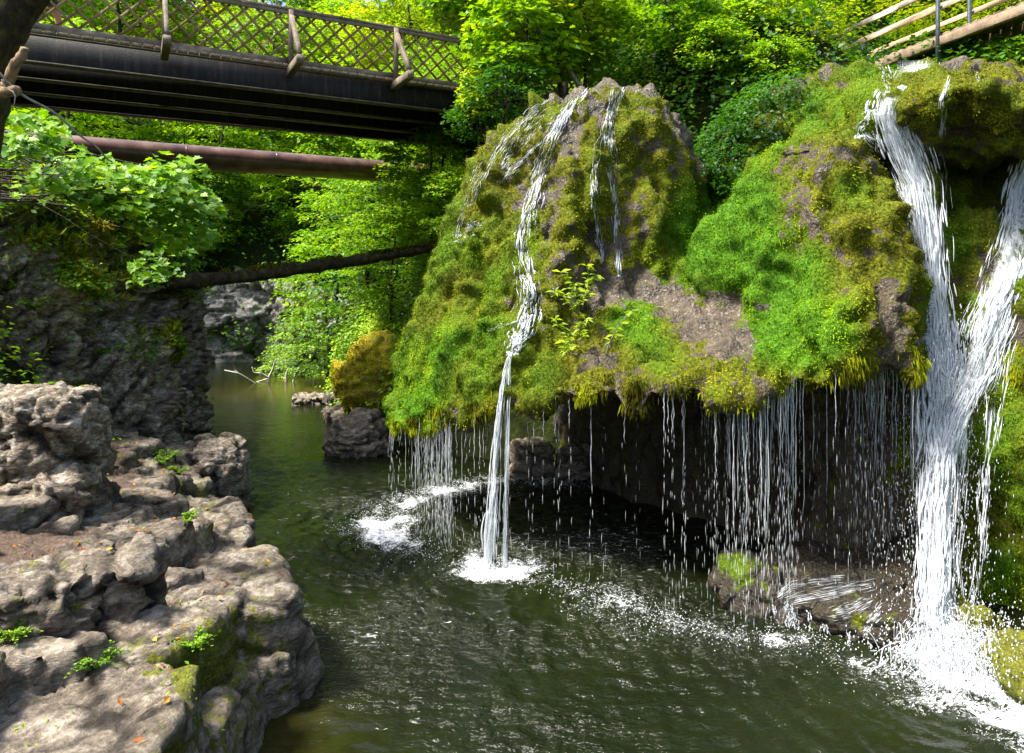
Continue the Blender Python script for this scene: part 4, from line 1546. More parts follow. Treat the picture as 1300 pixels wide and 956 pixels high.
def veil(ctrl, maxd, seed, off=.02, wide=.8):
    """the thin broken sheet of water behind the strands of a fall"""
    n, m = 120, 15
    t, px, py, w = depth_path(ctrl, n)
    dep = []
    for k in range(n):
        h = cast(px[k], py[k])
        d = h[0].y if h[0] else 12
        dep.append(min(d, float(np.interp(t[k], np.arange(len(ctrl)), maxd))))
    dep = np.array(dep)
    for _ in range(14):
        dep = np.convolve(np.pad(dep, 2, 'edge'), [.15, .2, .3, .2, .15], 'valid')
    u = np.linspace(-1, 1, m)[None] * wide
    X = px[:, None] + u * w[:, None]
    D = dep[:, None] - off + .10 * u ** 2 + .03 * vnoise(np.stack([np.broadcast_to(t[:, None] * 2, X.shape), u * 3 + t[:, None] * 0, X * 0 + seed], -1), 2)
    V = np.stack([(X - CX) / F * D, D, EYE + (HY - py[:, None]) / F * D], -1).reshape(-1, 3)
    ij = np.arange(n * m).reshape(n, m)
    Q = np.stack([ij[:-1, :-1], ij[1:, :-1], ij[1:, 1:], ij[:-1, 1:]], -1).reshape(-1, 4)
    a = np.clip(1.15 - np.abs(u / wide) ** 2 * 1.15, 0, 1) * np.clip(np.minimum(t, t[-1] - t) * 1.4, 0, 1)[:, None]
    return V, Q, a.reshape(-1)


def add_veil(parent, ctrl, maxd, seed, **kw):
    V, Q, a = veil(ctrl, maxd, seed, **kw)
    o = mesh_np('water_sheet', V, Q, M['veil'], None, {'v': a})
    o.parent = parent
    return o


def stream(name, label, group, parts, parent=None):
    Vs_, Qs_, o = [], [], 0
    for Pn, R in parts:
        V, Q = tubes_np(Pn, R)
        Vs_.append(V)
        Qs_.append(Q + o)
        o += len(V)
    ob = mesh_np(name, np.concatenate(Vs_), np.concatenate(Qs_), M['white'], parent)
    if label:
        tag(ob, label, 'waterfall', group)
    return ob


def surface_snap(Pn, lift=.02):
    """lay strands on the rock by casting each point from the eye"""
    S, K, _ = Pn.shape
    out = Pn.copy()
    for s in range(S):
        for k in range(K):
            p = Pn[s, k]
            h = BT.ray_cast(Vector((0, 0, EYE)), Vector((p[0], p[1], p[2] - EYE)).normalized())
            if h[0] and h[0].y < p[1] + .6:
                q = h[0] + h[1] * lift
                out[s, k] = q
    return out


def free_fall(src, dst, n, spread0, spread1, rad, seed, K=26, vx=(0, -.12), gap=.2):
    """strands of one stream leaving the lip and bending down into the pool"""
    r = np.random.default_rng(seed)
    n, rad = int(n * 4), rad * .6
    src, dst = np.array(src, float), np.array(dst, float)
    t = np.linspace(0, 1, K)
    L = r.uniform(.08, .4, n)
    s0 = r.uniform(-.05, 1 - L * .6, n)
    tt = np.clip(s0[:, None] + L[:, None] * t[None], 0, 1)
    h = tt ** 1.0
    base = src + (dst - src) * np.stack([np.sqrt(h), np.sqrt(h), h], -1)
    u = r.normal(0, .5, n)
    v = r.normal(0, .4, n)
    sp = spread0 + (spread1 - spread0) * tt
    q = np.stack([tt * 9, np.repeat(np.arange(n)[:, None] * 2.3, K, 1), tt * 0 + seed], -1)
    base[..., 0] += sp * (u[:, None] + .5 * vnoise(q, 2))
    base[..., 1] += sp * (v[:, None] + .3 * vnoise(q, 4))
    e = np.sin(np.pi * t) ** .4
    R = rad * r.uniform(.5, 1.2, n)[:, None] * e[None] * np.clip(.7 + 1.2 * vnoise(q * 2.7, 6), .05, 1.5)
    return base, R


# the stream down the cone
A1, R1 = fall([(740, 112, 8), (730, 128, 9), (714, 152, 9), (700, 178, 8), (690, 210, 9), (680, 240, 10), (668, 275, 11), (663, 310, 13), (668, 345, 14), (674, 375, 13), (668, 400, 16), (660, 425, 13), (652, 440, 8)], 135, .019, .03, 1, lo=.05, hi=.2)
A1 = surface_snap(A1, .03)
A2, R2 = fall([(684, 398, 5), (672, 404, 7), (655, 409, 7), (636, 414, 5), (618, 420, 4)], 26, .010, .03, 2, lo=.1, hi=.3)
A2 = surface_snap(A2, .02)
lipp = cast(650, 452)[0]
lip = np.array(lipp) + np.array([0, -.06, .06])
A3, R3 = fall([(662, 420, 12), (657, 435, 8), (650, 452, 5)], 40, .018, .05, 3, lo=.5, hi=1.0)
land = np.array([-.22, 9.68, 0.0])
B1 = free_fall(lip, land + [-.12, 0, 0], 30, .03, .09, .013, 4)
B2 = free_fall(lip, land + [.12, 0, 0], 15, .02, .04, .012, 5)
stream('waterfall', 'slim white stream running down the domed cone and dropping free into the pool', 'waterfalls over the tufa', [(A1, R1), (A2, R2), (A3, R3), B1, B2])

tr = []
for k, (c, n, r0) in enumerate((
        ([(702, 125, 9), (680, 140, 10), (664, 158, 7), (650, 185, 6), (638, 210, 5)], 36, .012),
        ([(688, 130, 6), (655, 160, 8), (628, 195, 7), (606, 232, 6), (596, 262, 5)], 34, .011),
        ([(728, 132, 6), (706, 165, 6), (680, 190, 6), (655, 210, 6), (635, 232, 4)], 34, .011),
        ([(612, 200, 4), (600, 230, 4), (588, 265, 4), (578, 300, 3)], 20, .009),
        ([(606, 280, 12), (590, 295, 11), (580, 308, 7)], 40, .009),
        ([(690, 140, 18), (665, 175, 12), (640, 215, 10)], 24, .009))):
    Pn, R = fall(c, n, r0, .03, 20 + k, lo=.12, hi=.45)
    tr.append((surface_snap(Pn, .012), R))
stream('waterfall', 'thin white trickles fanning over the upper left shoulder of the domed cone', 'waterfalls over the tufa', tr)
tw = []
for k, (c, n, r0) in enumerate((([(778, 112, 5), (773, 145, 5), (762, 185, 6), (755, 225, 5), (756, 265, 5), (760, 305, 4), (764, 335, 3)], 70, .010),
                                ([(790, 110, 5), (776, 150, 5), (775, 185, 6), (778, 225, 6), (780, 265, 5), (783, 305, 4), (785, 352, 4)], 85, .011))):
    Pn, R = fall(c, n, r0, .03, 30 + k, lo=.05, hi=.22)
    tw.append((surface_snap(Pn, .02), R))
stream('waterfall', 'pair of narrow trickles down the brown face of the domed cone', 'waterfalls over the tufa', tw)

# big right falls
g1 = []
D1 = [12.0, 11.2, 10.6, 10.2, 9.9, 9.6, 9.4, 9.25, 9.1, 8.9, 8.7, 8.45, 8.2, 7.9, 7.6]
c1_ = [(1165, 76, 34), (1163, 94, 30), (1135, 120, 20), (1133, 145, 26), (1150, 185, 30), (1168, 235, 27), (1176, 290, 24), (1182, 345, 22), (1189, 400, 22), (1190, 450, 25), (1200, 505, 30), (1198, 570, 28), (1193, 640, 25), (1190, 715, 23), (1188, 790, 28)]
Pn, R = fall(c1_, 620, .021, .05, 41, maxd=D1, lo=.05, hi=.17, cen=.52)
g1.append((Pn, R))
Pn, R = fall(c1_[8:], 320, .027, .09, 42, maxd=D1[8:], lo=.12, hi=.4, cen=.42)
g1.append((Pn, R))
Pn, R = fall([(1130, 132, 12), (1108, 142, 10), (1094, 158, 8), (1088, 178, 5)], 22, .013, .03, 43, lo=.15, hi=.5)
g1.append((surface_snap(Pn, .02), R))
Pn, R = fall([(1100, 165, 22), (1118, 190, 18), (1140, 225, 14), (1160, 270, 12), (1172, 320, 10)], 90, .014, .04, 44, lo=.1, hi=.35)
g1.append((Pn, R))
Pn, R = fall([(1188, 760, 18), (1188, 785, 26), (1190, 812, 42), (1192, 840, 58), (1194, 875, 72)], 230, .015, .12, 46, maxd=[7.8, 7.7, 7.5, 7.35, 7.2], lo=.2, hi=.6, cen=.6)
g1.append((Pn, R))
wf1 = stream('waterfall', 'tall broad white waterfall curving down between mossy walls to the bottom right', 'waterfalls over the tufa', g1)
add_veil(wf1, c1_, D1, 1)
add_veil(wf1, c1_[2:], D1[2:], 2, off=.10, wide=.6)
g2 = []
c2 = [(1312, 190, 16), (1302, 235, 22), (1294, 280, 22), (1284, 330, 28), (1271, 380, 30), (1255, 430, 29), (1235, 480, 26), (1214, 530, 20), (1202, 580, 16)]
D2 = [10.2, 10.0, 9.7, 9.4, 9.1, 8.9, 8.7, 8.5, 8.3]
Pn, R = fall(c2, 520, .022, .05, 51, maxd=D2, lo=.08, hi=.28, cen=.5)
g2.append((Pn, R))
Pn, R = fall([(1285, 420, 10), (1265, 500, 14), (1254, 590, 10), (1250, 650, 8), (1244, 710, 8), (1238, 770, 8)], 60, .010, .04, 52, maxd=[8.6, 8.3, 8.1, 8.0, 7.9, 7.8], lo=.08, hi=.3)
g2.append((Pn, R))
wf2 = stream('waterfall', 'white waterfall slanting in from the right edge to join the tall one', 'waterfalls over the tufa', g2)
add_veil(wf2, c2, D2, 3)
add_veil(wf2, c2, D2, 4, off=.09, wide=.6)
G3L = ['fine thread of water falling past the golden overhang right of the tall waterfall', 'short trickle on the top ledge left of the tall waterfall', 'tiny trickle on the left edge of the upper mossy tier', 'thin thread falling onto the low shelf left of the tall waterfall', 'veil of fine threads along the left side of the tall waterfall', 'tiny drip at the top ledge near the right walkway post']
for k, (c, n, r0) in enumerate((([(1206, 92, 4), (1196, 130, 5), (1194, 190, 5), (1196, 250, 4), (1197, 310, 3)], 50, .009), ([(1118, 80, 4), (1124, 100, 4), (1128, 118, 3)], 16, .012), ([(990, 148, 3), (978, 160, 3), (972, 172, 3)], 10, .010),
                                ([(1130, 610, 3), (1131, 650, 3), (1129, 705, 3)], 22, .009), ([(1160, 470, 14), (1166, 540, 12), (1172, 610, 12), (1172, 690, 8)], 90, .009), ([(1240, 90, 3), (1242, 104, 3)], 8, .01))):
    Pn, R = fall(c, n, r0, .03, 60 + k, lo=.1, hi=.45)
    stream('waterfall', G3L[k], 'waterfalls over the tufa', [(Pn, R)])
# the film of water that slides over the shelf
fm_ = []
for k, c in enumerate(([(1112, 742, 8), (1085, 748, 9), (1050, 755, 9), (1018, 760, 8), (996, 766, 7)], [(1110, 760, 9), (1080, 775, 9), (1050, 782, 7)], [(1075, 735, 6), (1040, 738, 8), (1005, 745, 7), (985, 760, 5)], [(1120, 770, 14), (1105, 790, 12), (1095, 805, 9)])):
    rr_ = np.random.default_rng(90 + k)
    for q in range(80):
        t0 = rr_.random() * .85
        t = np.clip(t0 + np.linspace(0, rr_.uniform(.08, .25), 9), 0, 1) * (len(c) - 1)
        ca = np.array(c, float)
        u = rr_.normal(0, .6)
        row = []
        for tt_ in t:
            x_, y_, w_ = (np.interp(tt_, np.arange(len(c)), ca[:, j]) for j in range(3))
            h = cast(x_, y_ + u * w_, BS)
            row.append(np.array(h[0]) + [0, 0, .012] if h[0] else (row[-1] if row else P(x_, y_, 8.6)))
        fm_.append(row)
fm_ = np.array(fm_)
fR = .0022 * np.random.default_rng(1).uniform(.4, 1.4, len(fm_))[:, None] * np.sin(np.pi * np.linspace(0, 1, 9))[None]
stream('waterfall', 'thin film of white water sliding over the low wet shelf', 'waterfalls over the tufa', [(fm_, fR)])
# little falls off the low shelf
g4 = []
for k, (x0, y0, y1) in enumerate(((978, 768, 792), (995, 762, 802), (1003, 768, 800), (1022, 775, 806), (1042, 790, 812), (1072, 800, 822), (1100, 815, 850))):
    h = cast(x0, y0, BS)
    if not h[0]:
        h = cast(x0, y0 + 12, BS)
    if h[0]:
        s_ = np.array(h[0]) + [0, -.05, .03]
        stream('waterfall', 'tiny fall dripping off the edge of the low wet shelf', 'tiny falls off the low shelf', [free_fall(s_, [s_[0], s_[1] - .08, 0], 9 if k in (1, 2) else 4, .03, .05, .009, 70 + k)])

# splash where the big fall lands: droplets and short arcs thrown out
r = np.random.default_rng(5)
ns_ = 420
c0 = np.array([4.55, 7.35, .12]) + r.normal(size=(ns_, 3)) * [.25, .2, .1]
th = r.uniform(0, 2 * np.pi, ns_)
sp = np.abs(r.normal(0, .17, ns_))
K = 10
t = np.linspace(0, 1, K)
vx, vy, vz = np.cos(th) * sp * 1.25, np.sin(th) * sp * .9 - .15, r.uniform(.2, 1.1, ns_) * (1.1 - .5 * np.clip(sp, 0, 1))
Pn = c0[:, None, :] + np.stack([vx[:, None] * t, vy[:, None] * t, vz[:, None] * t - 1.5 * t ** 2 * vz[:, None]], -1)
Pn[..., 2] = np.maximum(Pn[..., 2], .0)
R = .004 * r.uniform(.3, 1.3, ns_)[:, None] * np.sin(np.pi * t)[None] ** .5 * np.ones((ns_, K))
V1, Q1 = tubes_np(Pn, R)
nd = 3200
who = r.integers(0, len(ARC), nd)
wts = np.array([a[2] for a in ARC])
who = r.choice(len(ARC), nd, p=wts / wts.sum())
cc = np.array([[a[0], a[1], 0] for a in ARC])[who] + r.normal(size=(nd, 3)) * [.22, .2, 0]
cc[:, 2] = np.abs(r.normal(0, .045, nd)) * wts[who]
V2, Q2 = drops_np(cc, r.uniform(.004, .012, nd), r.uniform(.003, .009, nd))
n3 = 3800
c3 = np.array([4.6, 7.25, .15]) + r.normal(size=(n3, 3)) * [.36, .3, .2]
c3[:, 2] = np.abs(c3[:, 2])
V3, Q3 = drops_np(c3, r.uniform(.006, .02, n3), r.uniform(.004, .012, n3))
# spray beside the falls
n4 = 3500
tt = r.random(n4)
c4 = np.stack([np.interp(tt, [0, .5, 1], [5.2, 5.15, 4.6]), np.interp(tt, [0, .5, 1], [8.8, 8.5, 7.6]), np.interp(tt, [0, 1], [3.4, .3])], 1) + r.normal(size=(n4, 3)) * [.28, .2, .2]
V4, Q4 = drops_np(c4, r.uniform(.008, .03, n4), r.uniform(.002, .006, n4))
allV = np.concatenate([V2, V3, V4])
sp_o = mesh_np('spray', allV, np.concatenate([Q2, Q3 + len(V2), Q4 + len(V2) + len(V3)]), M['white'])
tag(sp_o, 'white spray droplets where the water hits the pool', 'water spray', None, 'stuff')
so_ = mesh_np('splash', V1, Q1, M['white'])
tag(so_, 'white splash at the foot of the tall waterfall', 'water splash', None, 'stuff')

# the curtain of drips under the lip
lipz = np.interp(Vt[:, 0], LIPX, LIPZ)
cand = np.where((Nt[:, 2] < -.35) & (Vt[:, 2] < lipz + .25) & (Vt[:, 2] > lipz - .7) & (Vt[:, 0] < 5.0) & (Vt[:, 0] > -2.5) & (Vt[:, 1] < 14.3))[0]
key = np.floor(Vt[cand, 0] / .035).astype(int) * 10000 + np.floor(Vt[cand, 1] / .06).astype(int)
_, ui = np.unique(key, return_index=True)
cand = cand[ui]
ylp = np.interp(Vt[cand, 0], LIPX, LIPY)
near = np.exp(-np.clip(Vt[cand, 1] - ylp - .15, 0, 9) / .35) + .04
clump = np.clip(.25 + 1.6 * vnoise(Vt[cand] * [2.1, 1.2, 0], 17), .04, 2)
left = 1 + 2.0 * (Vt[cand, 0] < -.9)
wgt = near * clump * left
sel = r.choice(cand, min(340, len(cand) - 50), replace=False, p=wgt / wgt.sum())
tubesP, tubesR, dc, dl, dr = [], [], [], [], []
for j, i in enumerate(sel):
    x, y, z = Vt[i]
    h = BT.ray_cast(Vector((x, y, z - .25)), Vector((0, 0, -1)))
    zb = 0.0
    if h[0] and h[0].z > .02:
        zb = h[0].z
    h = BS.ray_cast(Vector((x, y, z - .25)), Vector((0, 0, -1)))
    if h[0]:
        zb = max(zb, h[0].z)
    strong = r.random() < .30
    L = z - zb
    fl = r.uniform(.2, .7) * L if strong else r.uniform(.04, .35) * L
    K = 22
    t = np.linspace(0, 1, K)
    tubesP.append(np.stack([x + .010 * vnoise(np.stack([t * 6, t * 0 + j, t * 0], 1)), y + t * 0, z + .03 - t * fl], 1))
    tubesR.append((.0042 if strong else .0028) * (1 + .7 * vnoise(np.stack([t * 22, t * 0 + j * 1.3, t * 0], 1), 2)) * np.clip((1 - t) * 5, .05, 1))
    zz = z - fl
    while zz > zb:
        ln = r.uniform(.018, .10)
        f = (z - zz) / L
        dc.append((x + r.normal() * (.006 + .02 * f), y + r.normal() * (.006 + .02 * f), zz))
        dl.append(ln)
        dr.append(r.uniform(.0014, .0034) * (1.4 if strong else 1))
        zz -= ln * 2 + r.exponential(.045 if strong else .12)
V1, Q1 = tubes_np(np.array(tubesP), np.array(tubesR))
V2, Q2 = drops_np(np.array(dc), np.array(dl), np.array(dr))
dro = mesh_np('dripping_water', np.concatenate([V1, V2]), [Q1, Q2 + len(V1)], M['drip'])
tag(dro, 'curtain of falling drips and threads of water under the mossy lip', 'water curtain', None, 'stuff')
print('drips', len(sel), len(dc))
# ---------------------------------------------------------------- trees and plants
UP = np.array([0, 0, 1.0])


def spray(c, out, r, n, size, rg, flat=.22, droop=.3, asp=.3, kind='simple'):
    """a flat layered spray of leaves round c, reaching outward along out"""
    a = rg.uniform(0, 2 * np.pi, n)
    q = np.sqrt(rg.random(n)) * r
    off = np.stack([np.cos(a) * q, np.sin(a) * q, rg.normal(0, flat * r * .35, n) - droop * q * q / max(r, .01)], 1)
    cen = c + off
    d = off * [1, 1, .3] / (q[:, None] + .01) + out * .9 + rg.normal(size=(n, 3)) * .45
    d[:, 2] -= .35
    nn = UP + rg.normal(size=(n, 3)) * .38 + out * .25
    return cen, nn, d, size * rg.uniform(.65, 1.25, n)


def crown_mesh(rg, nspray, rx, rz, per, size, r_spray, asp=.3, kind='simple', shell=.55):
    pts = unit(nspray * 3)
    rr = rg.uniform(shell, 1.0, nspray * 3) ** .6
    pts = pts * rr[:, None]
    lob = fbm(pts * 1.6 + rg.random() * 30, 2, 5)
    pts = pts[lob > -.25][:nspray]
    C_, N_, D_, S_, Vv = [], [], [], [], []
    for p in pts:
        c = p * np.array([rx, rx, rz])
        out = p * np.array([1, 1, .25])
        out /= np.linalg.norm(out) + 1e-6
        ce, nn, d, s = spray(c, out, r_spray * rg.uniform(.6, 1.3), per, size, rg)
        C_.append(ce)
        N_.append(nn)
        D_.append(d)
        S_.append(s)
        Vv.append(np.clip(rg.normal(.5, .14) + rg.normal(0, .13, per), 0, 1))
    return (np.concatenate(C_), np.concatenate(N_), np.concatenate(D_), np.concatenate(S_), np.concatenate(Vv), pts * np.array([rx, rx, rz]))


def make_tree(label, base, h, cz, rx, rz, mat, nspray, per, size, r_spray, seed, group=None, lean=(0, 0), bark='bark', tr=.16, kind='simple', asp=.32, cat='tree', name='tree', limbs=24):
    rg = np.random.default_rng(seed)
    if 'shrub' in label or 'bush ' in label:
        name = cat = 'shrub'
    root = thing(name, label, cat, base, group)
    base = np.array(base, float)
    top = base + np.array([lean[0], lean[1], h])
    cc = base + np.array([lean[0], lean[1], 0]) * (cz / h) + UP * cz
    cen, nn, d, s, v, pts = crown_mesh(rg, nspray, rx, rz, per, size, r_spray)
    V, Q, vv = leaves(cen + cc, nn, d, s, asp, .15, v, kind)
    m = MB()
    t = np.linspace(0, 1, 12)
    c, r = taper(base - UP * .4, top, tr, tr * .2, 16, 0, tr * 1.6, seed)
    m.tube(c, r, 9, wob=.06)
    for p in pts[rg.choice(len(pts), min(limbs, len(pts)), replace=False)]:
        e = cc + p * .93
        k = np.clip((e[2] - base[2] - .25 * np.linalg.norm(p)) / h, .25, .9)
        a = base + (top - base) * k
        cb, rb = taper(a, e, tr * .38 * (1.1 - k), tr * .05, 8, -.0, .14, seed + 3)
        m.tube(cb, np.maximum(rb, .006), 5)
    m.build('trunk', M[bark], root, True)
    mesh_np('crown', V, Q, M[mat], root, {'v': vv}, False)
    return root


def dup(root, loc, rz, sc, label, group=None):
    r = root.copy()
    C.objects.link(r)
    r.location = tuple(float(a) for a in loc)
    r.rotation_euler = (0, 0, rz)
    r.scale = (sc, sc, sc)
    r['label'] = label
    kd_ = 'shrub' if ('shrub' in label or 'bush ' in label) else 'tree'
    r.name, r['category'] = kd_, kd_
    if group:
        r['group'] = group
    for ch in list(root.children):
        c = ch.copy()
        C.objects.link(c)
        c.parent = r
    return r


def on_ground(px, d, sink=.1):
    x = (px - CX) / F * d
    return np.array([x, d, gh(x, d) - sink])


G1 = 'forest trees on the slopes of the gorge'
protos = {}
far_list = [
    # px, distance, scale, kind, label
    (30, 40, 1.15, 'mid', 'tall green tree far behind the left end of the bridge'),
    (150, 44, 1.2, 'dark', 'dark tree far behind the bridge, above the rusty pipe left half'),
    (285, 37, .95, 'mid', 'shaded tree rising behind the fallen trunk, above the far cliff'),
    (235, 35.5, .8, 'dark', 'dark tree at the left edge of the far cliff'),
    (400, 36.5, .85, 'mid', 'tree directly above the far cliff, between pipe and fallen trunk'),
    (350, 42, 1.15, 'pale', 'pale leaved tree seen through the middle of the bridge lattice'),
    (470, 40, 1.15, 'mid', 'large green tree behind the right half of the bridge lattice'),
    (520, 33, .85, 'yellow', 'yellow green tree above the right end of the fallen trunk'),
    (90, 33, .9, 'mid', 'tree low behind the near maple on the left bank'),
    (180, 52, 1.3, 'pale', 'tall pale tree on the ridge above the bridge, left part'),
    (330, 55, 1.3, 'mid', 'tall tree on the ridge above the bridge, middle part'),
    (450, 52, 1.3, 'pale', 'pale ridge tree left of the maple behind the railing end'),
    (560, 44, 1.2, 'mid', 'ridge tree right behind the bright maple at the bridge end'),
    (660, 40, 1.2, 'dark', 'dark ridge tree behind the shrubs over the domed cone'),
    (760, 34, 1.0, 'mid', 'ridge tree behind the dome top, upper middle of the picture'),
    (1120, 30, 1.0, 'mid', 'tree behind the wooden walkway rails'),
    (1230, 28, .9, 'pale', 'pale tree at the upper right corner behind the walkway'),
    (1300, 33, 1.1, 'mid', 'tree outside the upper right corner behind the walkway'),
    (1010, 40, 1.1, 'dark', 'dark tree in shade between the dark trunk and the walkway'),
    (860, 46, 1.3, 'dark', 'far dark tree above the brown stone block'),
    (-40, 50, 1.3, 'mid', 'ridge tree at the upper left corner'),
    (260, 47, 1.1, 'yellow', 'sunlit yellow tree seen through the second lattice panel'),
    (600, 31, .75, 'mid', 'tree between bridge end and domed cone, low on the slope'),
    (20, 60, 1.4, 'pale', 'pale tree on the ridge at the far upper left'),
]
for j, kd in enumerate(('mid', 'dark', 'pale', 'yellow')):
    rg = np.random.default_rng(100 + j)
for k, (px, d, sc_, kd, lab) in enumerate(far_list):
    b = on_ground(px, d)
    kd = {'mid': 'fresh', 'dark': 'mid'}.get(kd, kd)
    if kd not in protos:
        protos[kd] = make_tree(lab, b, 10.5, 6.2, 3.5, 4.4, 'leaf_' + kd, 270, 40, .25, .8, 200 + k, G1)
        protos[kd].scale = (sc_, sc_, sc_)
    else:
        dup(protos[kd], b, k * 2.1, sc_, lab, G1)

# right bank slope between the fallen trunk and the cone
G2 = 'bushy young trees on the right bank'
b1 = make_tree('bushy tree with fine light leaves hanging at the right end of the fallen trunk', on_ground(470, 24.5), 5.2, 3.0, 2.1, 2.3, 'leaf_fresh', 190, 46, .14, .5, 301, G2, tr=.09)
b2 = make_tree('light green shrub spreading over the water by the dead branches', P(415, 470, 26.5) + [0, 0, 0], 3.0, 1.35, 1.9, 1.35, 'leaf_pale', 150, 42, .12, .42, 302, G2, tr=.06)
b3 = make_tree('shaded bushy tree below the bridge end, beside the domed cone', on_ground(560, 19.5), 4.6, 2.5, 1.7, 2.0, 'leaf_mid', 180, 44, .12, .42, 303, G2, tr=.08)
b4 = make_tree('leafy bush hanging over the rusty pipe end', on_ground(545, 20.8), 5.2, 4.0, 1.3, 1.5, 'leaf_fresh', 110, 44, .12, .42, 304, G2, tr=.07)
for (px, d, z, sc_, src, lab) in ((430, 30, None, 1.25, b1, 'bushy tree over the right side of the far cliff'), (500, 21.5, None, .78, b1, 'bushy tree right above the golden boulder'), (385, 29.5, None, .9, b2, 'light shrub on the shore left of the golden boulder'),
                                  (530, 26, None, 1.2, b3, 'dark bushy tree behind the right end of the fallen trunk'), (480, 28, None, 1.0, b2, 'pale shrub halfway between far cliff and golden boulder'), (560, 24, None, .9, b1, 'bushy tree under the pipe end, close to the cone flank'),
                                  (610, 21, None, 1.0, b3, 'dark bushy tree hidden behind the cone shoulder')):
    dup(src, on_ground(px, d), d * 1.7, sc_, lab, G2)

# plateau shrubs above the cone
G3 = 'shrubs and young trees on the plateau behind the cone'
mp = make_tree('sunlit yellow green maple overhanging the right end of the bridge', P(716, 140, 15.2), 3.9, 2.1, 1.25, 1.55, 'leaf_yellow', 120, 24, .15, .42, 311, G3, (-.5, 0), tr=.07, kind='lobed', asp=.5)
mp2 = make_tree('mid green maple shrub between bridge end and cone top', P(665, 135, 14.6), 2.7, 1.5, 1.05, 1.05, 'leaf_fresh', 90, 22, .14, .4, 312, G3, (0, 0), tr=.05, kind='lobed', asp=.5)
mp3 = make_tree('dense green shrub directly behind the cone top', P(745, 110, 15.4), 2.5, 1.3, 1.2, 1.0, 'leaf_fresh', 110, 30, .135, .4, 313, G3, (0, 0), tr=.05)
mp4 = make_tree('thin twigged dark shrub left below the cone top', P(640, 165, 13.9), 1.5, .75, .8, .5, 'leaf_dark', 60, 30, .10, .3, 314, G3, (0, 0), tr=.03)
sd_list = ((700, 62, 17.0, 1.15, mp3, 'shrub beside the pale bare branch above the cone'), (845, 40, 18.5, 1.0, mp3, 'shrub left of the dark tree trunk on the plateau'), (1000, 85, 15.6, .8, None, ''), (905, 60, 17.2, .6, mp3, 'small shrub next to the brown stone block'),
           (610, 190, 15.5, .9, mp4, 'dark shrub under the bridge end beside the cone shoulder'), (1020, 55, 18, .8, mp3, 'shrub between the dark trunk and the walkway foot'), (595, 60, 17.5, 1.1, mp2, 'maple shrub behind the railing end'), (780, 10, 22, 1.3, mp2, 'maple shrub high behind the cone top'),
           (905, 108, 15.0, .62, mp3, 'low shrub in the hollow right of the cone top'), (965, 80, 15.6, .7, mp2, 'maple shrub on the mound left of the walkway'), (985, 118, 14.4, .5, mp3, 'small shrub on the upper mossy tier left of its crest'), (855, 85, 15.6, .8, mp2, 'maple shrub just right of the cone top'))
for (px, py, d, sc_, src, lab) in sd_list:
    if src is None:
        wk = make_tree('sunlit light green shrub left of the walkway', P(px, py, d), 2.4, 1.0, 1.25, 1.0, 'leaf_yellow', 90, 36, .10, .4, 315, G3, (0, 0), tr=.04)
        dup(wk, P(1190, 40, 20.5), 2, 1.2, 'sunlit shrub behind the walkway between the steel posts', G3)
        dup(wk, P(1285, 50, 18.5), 4, .9, 'shrub behind the walkway at the right edge', G3)
    else:
        dup(src, P(px, py, d), px * .37, sc_, lab, G3)
dup(b4, P(578, 395, 16.4), 1.0, .62, 'leafy bush in front of the bridge end, touching the cone shoulder', G3)
dup(mp, P(606, 165, 15.0), 2.6, .28, 'small drooping yellow green sprig in front of the girder end', G3)
dup(mp, P(622, 172, 15.0), 1.1, .42, 'drooping yellow green maple twig between girder end and cone', G3)

# standing trunks on the plateau
for (px, d, r0, r1, bk_, lab, lean) in ((941, 19.5, .30, .26, 'bark', 'thick dark tree trunk on the plateau', .1), (924, 18.6, .05, .03, 'bark_pale', 'thin pale stem leaning before the thick dark trunk', .45), (985, 24, .16, .13, 'bark_pale', 'pale grey trunk right of the thick dark one', -.1),
                                        (893, 27, .18, .15, 'bark_pale', 'pale trunk left of the thick dark one', .15), (1062, 27, .14, .1, 'bark', 'slim dark trunk left of the walkway', .2), (815, 30, .2, .16, 'bark', 'dark trunk above the dome top', -.2)):
    b = on_ground(px, d, .3)
    c, r = taper(b, b + np.array([lean, 0, 9.0]), r0, r1, 20, 0, r0 * .5, int(px))
    r[0] *= 1.5
    t_ = thing('tree', lab, 'tree', b, 'bare trunks on the plateau')
    MB().tube(c, r, 12, wob=.06).build('trunk', M[bk_], t_, True)
    rg = np.random.default_rng(int(px))
    C0, N0, D0, S0_ = [], [], [], []
    for q in range(70):
        ang = rg.uniform(0, 6.28)
        cpos = b + np.array([lean + math.cos(ang) * rg.uniform(.5, 2.6), math.sin(ang) * rg.uniform(.5, 2.6), rg.uniform(5.5, 10)])
        ce, nn, d_, s = spray(cpos, np.array([math.cos(ang), math.sin(ang), 0]), .6, 26, .14, rg)
        C0.append(ce); N0.append(nn); D0.append(d_); S0_.append(s)
    V, Q, vv = leaves(np.concatenate(C0), np.concatenate(N0), np.concatenate(D0), np.concatenate(S0_), .32)
    mesh_np('crown', V, Q, M['leaf_mid'], t_, {'v': vv}, False)

o_, Vy, Qy, Ny = RK['f']
V, Q, v = leaves(*(lambda i: (Vy[i], unit(len(i)), Ny[i] + .6 * unit(len(i)) + [0, 0, -.4], rng.uniform(.03, .07, len(i))))(rng.choice(len(Vy), 14000, p=(lambda w: w / w.sum())(np.clip(fbm(Vy * 2.2, 3, 7) + .35, 0, 1) * (Vy[:, 2] > .5)))), .18)
ym = mesh_np('moss', V, Q, M['moss_gold'], None, {'v': v}, False)
tag(ym, 'golden moss fur on the big boulder of the far shore', 'moss', None, 'stuff')

